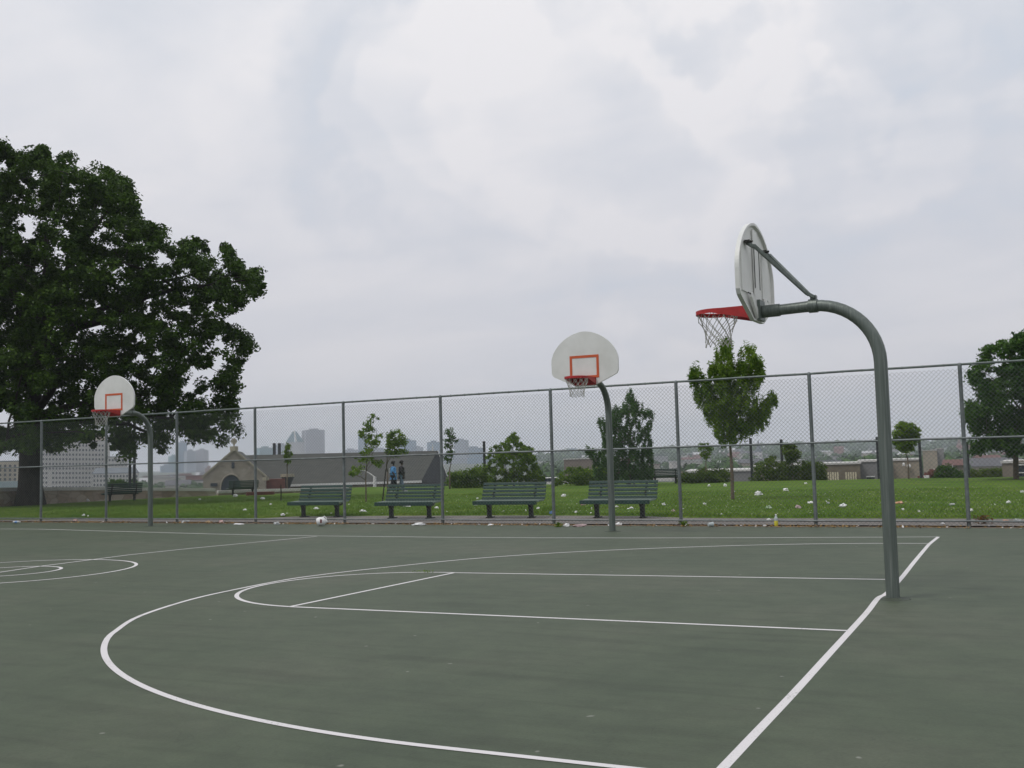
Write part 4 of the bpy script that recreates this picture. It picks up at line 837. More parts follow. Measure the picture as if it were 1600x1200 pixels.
# front gable (cross wing)
gd = 9.; uL, uA, uR = cu(317)*1.0, cu(365.5), cu(414)
O2 = O-ay*gd; k_ = (cd-gd)/cd
def Q4(u_, v_, z): return O2+ax*u_*k_+ay*v_+np.array([0, 0, z])
za = zat(365.5, 704.5, cd-gd); zl = zat(318, 746, cd-gd); zr_ = zat(414, 745, cd-gd)
g = MB(); g.add([Q4(uL, 0, -9), Q4(uR, 0, -9), Q4(uR, 0, zr_), Q4(uA, 0, za), Q4(uL, 0, zl), Q4(uL, gd, -9), Q4(uR, gd, -9), Q4(uR, gd, zr_), Q4(uA, gd+5, za), Q4(uL, gd, zl)], [(0, 1, 2, 3, 4), (1, 6, 7, 2), (5, 0, 4, 9)]); g.build('gable_wall', M_chstone, ch)
g = MB(); g.add([Q4(uR+.1, .3, zr_+.02), Q4(uR+.1, gd, zr_+.02), Q4(uA, gd+5, za+.03), Q4(uA, .3, za+.03), Q4(uL-.1, gd, zl+.02), Q4(uL-.1, .3, zl+.02)], [(0, 1, 2, 3), (3, 2, 4, 5)]); g.build('gable_roof', M_slate, ch)
M_cop2 = mat('yellowed_coping', (.30, .28, .21), .9, .15, 2)
g = MB(); g.beam(Q4(uL-.2, .1, zl), Q4(uA, .1, za+.12), .5, .22); g.beam(Q4(uA, .1, za+.12), Q4(uR+.2, .1, zr_), .5, .22); g.box(Q4(uA, .1, za+.25), (.42, .28, .28)); g.box(Q4(uR+.05, .1, zr_-.25), (.3, .3, .2)); g.build('gable_coping', M_cop2, ch)
g = MB(); p = Q4(uA, .1, za+.5); g.tube([p, p+(0, 0, .55)], .09, 8); g.box(p+(0, 0, .62), (.12, .09, .32), rz=YAW); g.box(p+(0, 0, .68), (.34, .09, .11), rz=YAW)
g.tube([p+(0, 0, .68)+ax*.3*math.cos(t)+np.array([0, 0, .3*math.sin(t)]) for t in np.linspace(0, 2*PI, 17)], .07, 6, cap=False); g.build('finial_cross', M_cop2, ch)
g = MB(); g.box(Q4(cu(364), -.06, zat(364, 727, cd-gd)), (.16, .1, .38), rz=YAW); g.build('window', M_win, ch)
g = MB(); zc_ = zat(360, 756, cd-gd); uc = cu(361)
g.add([Q4(uc+1.35*math.cos(a), -.10, zc_-1.0+2.1*math.sin(a)**.8) for a in np.linspace(0, PI, 15)], [tuple(range(15))]); g.build('arched_window', M_win, ch)
g = MB(); arcp = [Q4(uc+1.42*math.cos(a), -.16, zc_-1.0+2.2*max(math.sin(a), 0)**.8) for a in np.linspace(0, PI, 15)]; g.tube(arcp, .10, 6); g.build('window_arch', M_chstone, ch)
g = MB(); g.box(Q4(cu(334), -.06, zat(334, 757, cd-gd)), (.4, .1, .2), rz=YAW); g.build('window', M_win, ch)
# porch and white finial on the ridge end
g = MB(); za1 = zat(430, 748, cd-4); g.box(O+ax*(cu(430)*.97)-ay*4+np.array([0, 0, (za1-9)/2]), (1.25, 2.5, (za1+9)/2), ax=(ax, ay, np.array([0, 0, 1.]))); g.build('porch', M_brick, ch)
g = MB(); p = O+ax*(cu(449)*.975)-ay*3.4; z1 = zat(449, 741, cd-3.4); g.tube([(p[0], p[1], z1-1.9), (p[0], p[1], z1-.35)], [.2, .85], 8); g.tube([(p[0], p[1], z1-.35), (p[0], p[1], z1+.05)], [.9, .9], 8, mi=1); g.build('hopper', [M_slate2, M_cop2], ch)
g = MB(); p = Q3(cu(678)*1.03, 5.5, rz_); g.tube([p, p+(0, 0, .55)], .11, 6); g.tube([p+(0, 0, .4), p+(0, 0, 1.0)], .05, 6); g.build('ridge_finial', M_white, ch)

# street lamp
sl = empty('street_lamp', at(585, 767, 84), 0, 'short white street lamp in front of the church roof', 'street lamp'); d_ = 84.
P_ = at(585, 767, d_); q = lambda x, y: tuple(at(x, y, d_)-P_)
g = MB(); g.tube([(0, 0, -2.5), q(585.5, 745)], .13, 10); g.build('pole', M_white, sl, smooth='auto')
g = MB(); g.tube([q(585.5, 745.5), q(578, 740), q(569, 735), q(561, 734.5)], [.05, .045, .04, .04], 6); g.build('arm', M_white, sl)
g = MB(); c_ = np.array(q(555.5, 735)); g.lathe([(.05, .2), (.22, .12), (.30, -.02), (.24, -.16), (.1, -.22)], c_, 12); g.build('lamp_head', M_white, sl, smooth='auto')

# ------------------------------------------------------------------ low buildings at the right edge of the lawn
M_block = mat('grey_render', (.20, .20, .20), .9, .10, .8); M_brownw = mat('brown_shingle', (.17, .145, .11), .9, .2, 2.5, .3); M_tan = mat('tan_render', (.30, .265, .21), .9, .1, .8)
lb_ = empty('low_building', (0, 0, 0), 0, 'low flat roofed grey building with brown shingled end beyond the lawn', 'building')
def seg(root, name, m, x0, x1, yt, d, dep, cop=True, nm='coping'):
    c, ax_, ay_ = frame((x0+x1)/2, d); hw = (x1-x0)/2*d/F; zt = zat((x0+x1)/2, yt, d); Zx = np.array([0, 0, 1.]); cc_ = np.array([c[0], c[1], 0])+ay_*dep/2
    g = MB(); g.box(cc_+Zx*((zt-7)/2), (hw, dep/2, (zt+7)/2), ax=(ax_, ay_, Zx)); o = g.build(name, m, root)
    if cop: g = MB(); g.box(cc_+Zx*(zt+.06), (hw+.08, dep/2+.08, .07), ax=(ax_, ay_, Zx)); g.build(nm, M_coping, o)
    return o
seg(lb_, 'rear_wall', M_block, 1240, 1286.5, 728, 82, 8); w1_ = seg(lb_, 'shingle_wall', M_brownw, 1287, 1342, 725.5, 78, 9); w2_ = seg(lb_, 'rendered_wall', M_block, 1342.5, 1388, 721.5, 79, 10); w3_ = seg(lb_, 'tan_wall', M_tan, 1388.5, 1436, 719.5, 80, 9)
M_slat = mat('cream_slats', (.55, .50, .36), .7, .15, 5)
for px in (1300.5, 1328.5):
    c, ax_, ay_ = frame(px, 77.6); g = MB()
    for i in range(5): z = zat(px, 744, 77.6); g.box(np.array([c[0], c[1], z])+ax_*(i-2)*.17, (.055, .05, .30), ax=(ax_, ay_, np.array([0, 0, 1.])))
    g.build('window_slats', M_slat, w1_)
c, ax_, ay_ = frame(1359, 78.5); g = MB(); g.box(np.array([c[0], c[1], zat(1359, 747, 78.5)]), (.28, .06, .10), ax=(ax_, ay_, np.array([0, 0, 1.]))); g.box(np.array([c[0], c[1], zat(1359, 744.6, 78.5)]), (.32, .1, .04), ax=(ax_, ay_, np.array([0, 0, 1.])), mi=1); g.build('window', [M_win, M_white], w2_)
for nm_, px, yy_, sz_ in (('vent', 1420, 728, .15), ('vent', 1412, 726, .10)):
    p = at(px, yy_, 79.6); g = MB(); g.lathe([(sz_, -.1), (sz_, .05), (sz_*.5, .15)], p, 10); g.build(nm_, M_white, w3_)
fr = empty('flat_roof_building', (0, 0, 0), 0, 'long low building with pale flat roof left of the dark hedge', 'building'); seg(fr, 'wall', M_block, 1073, 1176, 737, 86, 12, nm='roof')
fr2 = empty('flat_roof_building', (0, 0, 0), 0, 'pale roofed low building just behind the dark hedge', 'building'); seg(fr2, 'wall', M_tan, 1178, 1206, 729.5, 110, 10, nm='roof')
bb = empty('brown_building', (0, 0, 0), 0, 'plain brown flat topped building left of the conical tree', 'building'); seg(bb, 'wall', mat('brown_block', (.20, .17, .15), .9, .1, .5), 881, 934, 717.5, 150, 14)
hs_ = empty('rubble_heap', at(1462, 753, 74), 0, 'heap of red brick rubble and boards right of the low grey building', 'rubble'); P_ = at(1462, 753, 74); g = MB(); h = MB()
for i in range(60):
    a = random.uniform(-1, 1); px = 1462+a*20; yb = 748-(1-abs(a))*14*random.random(); p = at(px, yb, 74+random.uniform(-1, 1))-P_
    (g if random.random() < .8 else h).box(p, (random.uniform(.1, .35), random.uniform(.08, .3), random.uniform(.06, .2)), rz=random.uniform(0, 3))
for i in range(4):
    p = at(1468+i*6, 750, 73)-P_; h.beam(p, p+np.array([random.uniform(-.5, .5), 0, random.uniform(.6, 1.1)]), .08, .05)
g.build('bricks', M_brick, hs_); h.build('boards', M_white, hs_)
g = MB(); p = at(1462, 760, 74)-P_; g.lathe([(1.5, -3), (1.1, 0), (.5, .6)], p, 9); g.build('mound', M_brick, hs_)
# white window house at right edge
hh = empty('tan_house', (0, 0, 0), 0, 'tan rendered house with a white framed sash window at the right edge', 'house'); w_ = seg(hh, 'wall', mat('taupe_render', (.22, .19, .155), .9, .08, .8), 1573, 1720, 722, 66, 9)
c, ax_, ay_ = frame(1595, 65.8); z = zat(1595, 738.5, 65.8); Zx = np.array([0, 0, 1.]); cp = np.array([c[0], c[1], z])
g = MB(); g.box(cp, (.34, .03, .52), ax=(ax_, ay_, Zx)); wn = g.build('window', M_win, w_)
g = MB()
for o_, h_ in (((-.31, 0), (.045, .52)), ((.31, 0), (.045, .52)), ((0, .50), (.36, .04)), ((0, -.50), (.38, .05)), ((0, 0), (.30, .03))): g.box(cp+ax_*o_[0]+Zx*o_[1]-ay_*.05, (h_[0], .04, h_[1]), ax=(ax_, ay_, Zx))
g.build('frame', M_white, wn)
g = MB()
for u_ in np.linspace(-.42, .42, 9): g.box(cp+ax_*u_+Zx*(.62+.10*math.cos(u_*3))-ay_*.05, (.045, .05, .07), ax=(ax_, ay_, Zx))
g.build('arch', M_tan, wn)
g = MB(); p = at(1529, 742, 90); 
hb = empty('red_roof_house', (0, 0, 0), 0, 'long low house with dull red and grey roof left of the far right post', 'house'); seg(hb, 'wall', HC[2], 1478, 1507, 727, 170, 14, cop=False)
c, ax_, ay_ = frame(1492, 170); zt = zat(1492, 727, 170); hw = 15*170/F; g = MB(); q = lambda u_, v_, z: np.array([c[0], c[1], zt+z])+ax_*u_*(hw+.5)+ay_*v_
g.add([q(-1, -.6, 0), q(1, -.6, 0), q(1, 15, 0), q(-1, 15, 0), q(-.9, 7, .9), q(.9, 7, .9)], [(0, 1, 5, 4), (2, 3, 4, 5), (0, 4, 3), (1, 2, 5)]); g.build('roof', HR[2], hb)
ob_ = empty('ochre_building', (0, 0, 0), 0, 'blank tan building in the valley right of the small round tree', 'building'); seg(ob_, 'wall', M_tan, 1443, 1464, 704, 230, 12); seg(ob_, 'side_wall', HC[3], 1464.5, 1475, 701, 236, 10)

# ------------------------------------------------------------------ parked car seen between bushes
car = empty('parked_car', at(860, 768, 90), 0, 'white parked car glimpsed between the bushy tree and low bush', 'car'); c, ax_, ay_ = frame(860, 90); Zx = np.array([0, 0, 1.])
prof = [(-2.1, .35), (-2.15, .75), (-1.7, .92), (-1.1, .98), (-.55, 1.42), (.7, 1.45), (1.35, 1.0), (2.0, .92), (2.15, .6), (2.1, .35)]; prof = [(a*.85, b_*.85) for a, b_ in prof]
g = MB(); k = len(prof); g.add([ax_*a+ay_*s*.75+Zx*b_ for s in (-1, 1) for a, b_ in prof], [tuple(range(k)), tuple(range(k, 2*k))[::-1]]+[(i, k+i, k+(i+1) % k, (i+1) % k) for i in range(k)]); g.build('body', M_white, car, bevel=.05)
for s in (-1, 1):
    g = MB(); g.add([ax_*a+ay_*s*.765+Zx*b_ for a, b_ in ((-.85, .87), (-.45, 1.16), (.55, 1.18), (1.0, .88))], [(0, 1, 2, 3)]); g.build('window', M_win, car)
    for a in (-1.15, 1.2): g = MB(); g.tube([ax_*a+ay_*s*.62+Zx*.28, ax_*a+ay_*s*.78+Zx*.28], .28, 14); g.build('wheel', M_iron, car)

# ------------------------------------------------------------------ people
M_skin = mat('dark_skin', (.045, .026, .018), .5, .1, 10); M_hair = mat('black_hair', (.006, .005, .005), .8, .2, 30)
M_jersey = mat('blue_jersey', (.10, .30, .62), .8, .12, 8); M_jacket = mat('black_jacket', (.008, .008, .010), .6, .2, 8); M_dark = mat('dark_trousers', (.012, .014, .022), .8, .2, 8); M_jean = mat('pale_jeans', (.12, .17, .24), .8, .15, 8); M_shoe = mat('white_shoes', (.5, .5, .5), .6, .1, 8)
def skin(name, verts, edges, rad, m, parent, rootv=0, sub=2):
    me = bpy.data.meshes.new(name); me.from_pydata(verts, edges, []); me.materials.append(m); o = bpy.data.objects.new(name, me); C.objects.link(o); o.parent = parent
    md = o.modifiers.new('skin', 'SKIN'); lay = me.skin_vertices[0].data if me.skin_vertices else None
    if lay is None:
        bpy.context.view_layer.objects.active = o; bpy.ops.mesh.customdata_skin_add(); lay = me.skin_vertices[0].data
    for i, r in enumerate(rad): lay[i].radius = (r, r) if not isinstance(r, tuple) else r
    lay[rootv].use_root = True; md.use_smooth_shade = True
    s = o.modifiers.new('sub', 'SUBSURF'); s.levels = sub; s.render_levels = sub; return o
def person(px, py, d, rz, lb, shirt, pants, stride, hat=False, number=None, jacket=False, H=1.72):
    p = at(px, py, d); root = empty('person', (p[0], p[1], lawn_z(p[0], p[1])+.02), rz, lb, 'person', 'two people walking on the lawn'); k = H/1.75
    st_ = stride
    V = [(0, 0, .95), (0, 0, 1.12), (0, .0, 1.32), (0, .01, 1.46), (0, -.01, 1.54), (0, -.03, 1.60),
         (.17, 0, 1.42), (.25, .05, 1.16), (.24, -.06, .95), (-.17, 0, 1.42), (-.26, -.02, 1.16), (-.23, -.14, .97),
         (.09, 0, .90), (.10, -.10*st_, .50), (.10, .05*st_, .10), (.10, -.10+.05*st_, .04), (-.09, 0, .90), (-.10, .06*st_, .50), (-.10, .22*st_, .12), (-.10, .08*st_, .04)]
    E = [(0, 1), (1, 2), (2, 3), (3, 4), (4, 5), (3, 6), (6, 7), (7, 8), (3, 9), (9, 10), (10, 11), (0, 12), (12, 13), (13, 14), (14, 15), (0, 16), (16, 17), (17, 18), (18, 19)]
    Rd = [.12, .11, .13, .09, .05, .055, .055, .04, .028, .055, .04, .028, .085, .055, .04, .035, .085, .055, .04, .035]
    # head with chin, nose and ears as extra skinned vertices
    V += [(0, -.02, 1.68), (0, -.045, 1.63), (0, -.115, 1.655), (.085, -.01, 1.66), (-.085, -.01, 1.66)]; E += [(5, 20), (5, 21), (20, 22), (20, 23), (20, 24)]; Rd += [.095, .05, .016, .02, .02]
    for hand, s in ((8, 1), (11, -1)):            # palm and five fingers
        b_ = np.array(V[hand]); n0 = len(V); V.append(tuple(b_+(0, -.015, -.075))); E.append((hand, n0)); Rd.append((.036, .018))
        for fi, (dy, ln) in enumerate(((-.03, .07), (-.01, .08), (.01, .075), (.03, .06))):
            a0_ = len(V); V.append(tuple(b_+(0, -.015+dy, -.12))); E.append((n0, a0_)); Rd.append(.010); V.append(tuple(b_+(-.012*s, -.015+dy-.008, -.12-ln*.8))); E.append((a0_, a0_+1)); Rd.append(.008)
        a0_ = len(V); V.append(tuple(b_+(-.01*s, -.055, -.06))); E.append((n0, a0_)); Rd.append(.010); V.append(tuple(b_+(-.015*s, -.07, -.095))); E.append((a0_, a0_+1)); Rd.append(.009)
    V = [tuple(c*k for c in v) for v in V]; skin('body', V, E, [r if isinstance(r, tuple) else r*k for r in Rd], M_skin, root)
    sh = skin('jersey' if not jacket else 'jacket', [V[i] for i in (0, 1, 2, 3, 6, 7, 9, 10)]+([V[8], V[11]] if jacket else [])+[(0, 0, .84*k)], [(0, 1), (1, 2), (2, 3), (3, 4), (4, 5), (3, 6), (6, 7)]+([(5, 8), (7, 9), (10, 0)] if jacket else [(8, 0)]), [.175, .165, .175, .11, .10, .075, .10, .075]+([.045, .045] if jacket else [])+[.18], shirt, root, 0)
    skin('trousers', [V[i] for i in (0, 12, 13, 14, 16, 17, 18)], [(0, 1), (1, 2), (2, 3), (0, 4), (4, 5), (5, 6)], [.14, .115, .09, .085, .115, .09, .085], pants, root)
    for a_, b_ in ((14, 15), (18, 19)):
        q_ = np.array(V[a_]); g = MB(); g.tube([q_+(0, .06, -.05), q_+(0, -.02, -.045), q_+(0, -.13, -.06), q_+(0, -.19, -.07)], [.035, .05, .045, .025], 10); g.build('shoe', M_shoe, root, smooth=True)
    g = MB(); bm = bmesh.new(); bmesh.ops.create_icosphere(bm, subdivisions=3, radius=1)
    for v in bm.verts:
        d_ = v.co.normalized(); f = 1+.10*mnoise.noise(d_*5); v.co = Vector((d_.x*.118*f, d_.y*.128*f+.012, d_.z*.118*f))
    me = bpy.data.meshes.new('hair'); 
    for v in list(bm.verts):
        if v.co.y < -.05 and v.co.z < .03 or v.co.z < -.075: bm.verts.remove(v)
    bm.to_mesh(me); bm.free(); me.materials.append(M_hair); o = bpy.data.objects.new('hair', me); C.objects.link(o); o.parent = root; o.location = (0, -.02*k, 1.70*k)
    if number:
        g = MB(); y_ = .185  # digit on the back
        for (u0, z0, hu, hz_) in ((0, .105, .055, .018), (0, 0, .045, .018), (0, -.105, .055, .018), (-.055, .052, .018, .07), (-.055, -.052, .018, .07)): g.box((u0, y_+.008*0, 1.26*k+z0), (hu, .02, hz_))
        g.build('number', M_white, sh)
    return root
person(615, 763, 56, 1.9+PI*.0, 'person in a bright blue numbered jersey and dark trousers, left of the pair', M_jersey, M_dark, 1.0, number='3', H=1.66)
person(628, 763, 56.3, 1.9, 'person in a black jacket and pale jeans, right of the pair', M_jacket, M_jean, -.8, jacket=True, H=1.68)

# ------------------------------------------------------------------ litter
LM = {'w': mat('white_paper', (.72, .72, .72), .7, .08, 20), 'g': mat('grey_plastic', (.45, .47, .47), .5, .2, 20), 'b': mat('blue_plastic', (.10, .22, .45), .4, .3, 15), 'r': mat('red_white_print', (.55, .10, .08), .5, .3, 10, col2=(.7, .65, .62)),
      'o': mat('orange_paper', (.55, .22, .08), .7, .2, 15, col2=(.6, .4, .3)), 'n': mat('green_white_wrap', (.25, .45, .20), .6, .3, 12, col2=(.6, .65, .55)), 'p': mat('pinkish_card', (.42, .32, .32), .8, .15, 12), 't': mat('tan_wrapper', (.42, .30, .18), .7, .3, 12),
      'y': mat('yellow_drink', (.55, .50, .04), .3, .1, 5), 'c': mat('clear_plastic_dull', (.42, .47, .47), .25, .15, 9)}
def crumple(name, px, py, w, hgt, mk, lb, flat=False):
    p = ground(px, py); d_ = float(np.dot(p-CP, R2)); W = w*.92*d_/F; Hh = hgt*.9*d_/F
    bm = bmesh.new(); bmesh.ops.create_icosphere(bm, subdivisions=3, radius=1); sd = random.random()*50
    for v in bm.verts:
        q_ = v.co.copy(); n1_ = mnoise.noise(q_*1.6+Vector((sd, 0, 0))); n2_ = abs(mnoise.noise(q_*4+Vector((0, sd, 0)))); f = 1+.55*n1_-.35*n2_
        v.co = Vector((q_.x*f*W/2, q_.y*f*W/2*.75, max(q_.z*f, -.5)*Hh*.62+.3*Hh))
    me = bpy.data.meshes.new(name); bm.to_mesh(me); bm.free(); me.materials.append(LM[mk]); o = bpy.data.objects.new(name, me); C.objects.link(o)
    o.location = (p[0], p[1], p[2]+(.03 if p[1] > 13 else .0)); o.rotation_euler = (0, 0, random.uniform(-.5, .5)+YAW); tag(o, lb, 'litter', 'litter scattered on the lawn and along the fence'); return o
LT = [('paper_scrap', 131, 808, 6, 4, 'w', 'small white scrap on the grass edge between the first two fence posts from the left'), ('plastic_wrap', 290, 816, 12, 4, 'g', 'pale grey plastic wrap at the fence foot right of the farthest hoop pole'),
('snack_wrapper', 325, 816.5, 9, 3.5, 't', 'tan wrapper at the fence foot below the church gable'), ('paper_cup', 346, 817.5, 9, 5.5, 'r', 'crushed red and white cup at the fence foot below the church gable'),
('crushed_cup', 118, 814.5, 8, 5, 'r', 'crushed red and white cup at the fence foot left of the farthest hoop'), ('flat_paper', 372, 819.5, 19, 2.5, 'w', 'long flat white paper lying left of the fourth fence post'),
('blue_wrapper', 433, 819.5, 10, 5, 'g', 'pale blue grey crumpled wrapper left of the first bench'), ('newspaper', 655, 820.5, 24, 4.5, 'w', 'flat spread white newspaper under the second bench at the fence foot'),
('paper_scrap', 767, 821, 10, 3, 'w', 'small white scrap at the fence foot below the third bench'), ('torn_paper', 885, 822.5, 12, 5, 'w', 'white torn paper right of the post beside the third bench'), ('cardboard_scrap', 906, 822.5, 22, 4.5, 'p', 'pinkish cardboard scrap left of the middle hoop pole'),
('paper_box', 967, 820.5, 11, 5, 'w', 'small pale box at the fence foot touching the middle hoop pole'), ('paper_scrap', 1201, 812, 7, 4, 'w', 'white scrap on the path just left of the yellow bottle'), ('paper_scrap', 1195, 822, 7, 2.5, 'w', 'thin white scrap on the court edge below the yellow bottle'),
('paper_scrap', 1473, 819, 6, 3, 'w', 'white scrap on the court edge left of the far right fence post'), ('paper_scrap', 1522, 816, 6, 3.5, 'w', 'white scrap just right of the far right fence post'), ('orange_wrapper', 1572, 816, 12, 5, 'o', 'orange wrapper at the fence foot in the far right corner'), ('plastic_wrap', 1590, 815, 14, 6, 'g', 'pale plastic wrap beside the orange wrapper at far right'),
('paper_scrap', 137, 784, 6, 4, 'w', 'greyish scrap by the stone wall left of the wall bench'), ('plastic_bag', 368, 777, 9, 5, 'w', 'white scrap on the grass under the bench by the church gable'), ('paper_scrap', 410, 781, 7, 4, 'w', 'white scrap right of the bench by the church gable'),
('paper_scrap', 423, 790, 4, 3, 'w', 'tiny white scrap left of the short dark stake'), ('paper_scrap', 442, 807, 8, 4, 'w', 'white scrap on the grass edge just left of the first bench'), ('paper_scrap', 494, 797, 8, 4, 'w', 'white scrap seen between the legs of the first bench'),
('paper_scrap', 383, 799, 7, 3, 'w', 'white scrap on the grass left of the fourth fence post'), ('paper_scrap', 312, 782, 4, 3, 'w', 'tiny white dot of paper below the left end of the church'), ('flat_paper', 567, 801, 12, 4, 'w', 'slanted white paper between first and second bench'),
('newspaper', 634, 793, 17, 4.5, 'w', 'long white paper seen under the seat of the second bench'), ('paper_scrap', 682, 796, 7, 4, 'w', 'white scrap under the right end of the second bench'), ('paper_scrap', 743, 791, 7, 4, 'w', 'white scrap below the left end of the third bench'),
('paper_scrap', 746, 781, 3.5, 3, 'w', 'tiny white scrap at the left seat corner of the third bench'), ('paper_scrap', 841, 797, 7, 4, 'w', 'white scrap under the right end of the third bench'), ('plastic_ball', 861, 805, 6, 6, 'b', 'blue crushed ball at the foot of the post beside the third bench'),
('paper_scrap', 881, 777, 8, 5, 'w', 'white scrap on open grass between third and fourth bench'), ('red_wrapper', 911, 791, 8, 4.5, 'r', 'red and white wrapper below the left end of the fourth bench'), ('paper_scrap', 900, 803, 5, 4, 'w', 'white scrap left of the left leg of the fourth bench'),
('paper_scrap', 964, 794, 6, 3, 'w', 'white scrap right beside the middle hoop pole under the bench'), ('torn_paper', 986, 797, 8, 4, 'w', 'torn white scraps left of the right leg of the fourth bench'), ('paper_scrap', 1037, 791, 7, 5, 'w', 'white scrap right of the fourth bench'),
('paper_scrap', 1052, 801, 7, 4, 'p', 'pinkish white scrap left of the post right of the fourth bench'), ('paper_scrap', 1101, 790, 6, 3.5, 'w', 'white scrap right of the post beside the fourth bench'), ('paper_scrap', 1108, 761, 5, 4, 'w', 'far small white scrap left of the bright tree trunk'),
('paper_scrap', 1133, 761, 6, 5, 'w', 'far white scrap touching the bright tree trunk'), ('plastic_bag', 1185, 775, 14, 8, 'w', 'bright white plastic bag right of the bright tree trunk'), ('paper_scrap', 1228, 768, 9, 5, 'w', 'far white scrap right of the bright white plastic bag'),
('green_wrapper', 1201, 796, 10, 6, 'n', 'green and white wrapper above the yellow bottle'), ('paper_scrap', 1247, 796, 9, 6, 'p', 'pinkish crumpled paper left of the post near the yellow bottle'), ('flat_paper', 1267, 788, 11, 4, 'w', 'white rectangular paper touching the post near the yellow bottle'),
('plastic_bag', 1317, 794, 14, 6.5, 'w', 'white crumpled bag between the post and the nearest hoop pole'), ('paper_scrap', 1294, 789, 6, 4, 'g', 'small dull white scrap left of the crumpled bag by the hoop pole'), ('orange_wrapper', 1406, 789, 13, 5, 'o', 'orange and white wrapper right of the nearest hoop pole'),
('paper_scrap', 1411, 799, 6, 4, 'w', 'small white scrap below the orange and white wrapper'), ('grey_paper', 1488, 791, 10, 4, 'g', 'grey crumpled paper left of the far right fence post'), ('paper_scrap', 1517, 801, 8, 5, 'w', 'white scrap in the grass right of the far right fence post'),
('paper_scrap', 1576, 788, 8, 5, 'w', 'white crumpled scrap on the lawn near the right edge'), ('paper_scrap', 1597, 771, 7, 4, 'w', 'far white scrap at the right edge of the lawn'), ('paper_scrap', 1436, 802, 5, 3, 'w', 'tiny white scrap midway between the nearest hoop pole and right post'), ('paper_scrap', 1259, 757, 5, 3, 'w', 'farthest tiny white scrap below the low grey building')]
for nm, px, py, w, hgt, mk, lb in LT: crumple(nm, px, py, w, hgt, mk, lb)
n = 420; x = rng.uniform(-28, 8, n); fr_ = rng.random(n) < .45
y = np.where(fr_, np.array([fence_y(v) for v in x])-.3+rng.normal(0, .16, n), np.array([pad(v) for v in x])+rng.random(n)**1.5*22)
ok = (mnoise.noise(Vector((0, 0, 0))) <= 1) & ((x > -19) | (rng.random(n) < .4)); x, y, fr_ = x[ok], y[ok], fr_[ok]; n = len(x)
P = np.stack([x, y, np.where(fr_, .012, .07-.11*np.clip((y-16)/34, 0, 1))], 1)
tag(npmesh('litter_bits', quads(P, rng.uniform(.012, .042, n), 1.2, flat=1.2), 4, LM['w']), 'countless tiny pale bits of rubbish in the grass and along the fence foot', 'litter bits', kind='stuff')
def lying(px, py): p = ground(px, py); return (p[0], p[1], 0)
bt = empty('drink_bottle', lying(1213, 822), 0, 'upright clear bottle half full of yellow drink at the fence foot', 'bottle'); sz = 1.05
g = MB(); g.lathe([(.036, 0), (.04, .012), (.04, .10), (.037, .11)], n=16); g.build('liquid', LM['y'], bt, smooth='auto')
g = MB(); g.lathe([(.037, .111), (.040, .13), (.039, .155), (.026, .19), (.016, .205), (.015, .222)], n=16); g.build('bottle_neck', LM['c'], bt, smooth='auto')
g = MB(); g.lathe([(.018, .223), (.018, .243), (.012, .245)], n=12); g.build('cap', LM['w'], bt)
jg = empty('milk_jug', lying(503, 821.5), .6, 'round white plastic jug with dark red mark in front of the first bench', 'jug')
g = MB(); g.tube([(-.13, 0, .10), (-.11, 0, .105), (-.06, 0, .11), (.03, 0, .11), (.08, 0, .10), (.115, 0, .095), (.14, 0, .093)], [.06, .092, .105, .105, .075, .028, .024], 18); g.build('body', LM['w'], jg, smooth=True)
g = MB(); g.tube([(.02, 0, .205), (.06, 0, .235), (.11, 0, .19), (.12, 0, .12)], .012, 8); g.build('handle', LM['w'], jg, smooth=True)
g = MB(); g.box((-.02, -.106, .12), (.02, .006, .045)); g.build('label', mat('dark_red_print', (.16, .03, .03), .6, .2, 20), jg)
cup = empty('plastic_cup', lying(1110, 823), 0, 'clear plastic cup lying on its side left of the yellow bottle', 'cup'); g = MB(); g.tube([(-.05, 0, .045), (.055, 0, .05)], [.034, .048], 16); g.tube([(.05, 0, .05), (.06, 0, .05)], [.053, .053], 16); g.build('body', LM['c'], cup, smooth='auto'); g = MB(); g.tube([(.061, 0, .05), (.075, 0, .05)], [.05, .03], 16); g.build('lid', LM['g'], cup)
cup.rotation_euler = (0, 0, .8)
pb = empty('plastic_bottle', lying(26, 817.5), .35, 'blue labelled water bottle lying at the fence foot at far left', 'bottle'); g = MB(); g.tube([(-.11, 0, .035), (-.10, 0, .035), (-.05, 0, .035)], [.03, .034, .034], 14); g.tube([(.03, 0, .035), (.07, 0, .035), (.10, 0, .035)], [.034, .028, .013], 14); g.build('body', LM['c'], pb, smooth='auto')
g = MB(); g.tube([(-.05, 0, .035), (.03, 0, .035)], .0355, 14); g.build('label', LM['b'], pb); g = MB(); g.tube([(.10, 0, .035), (.12, 0, .035)], .016, 10); g.build('cap', LM['w'], pb)
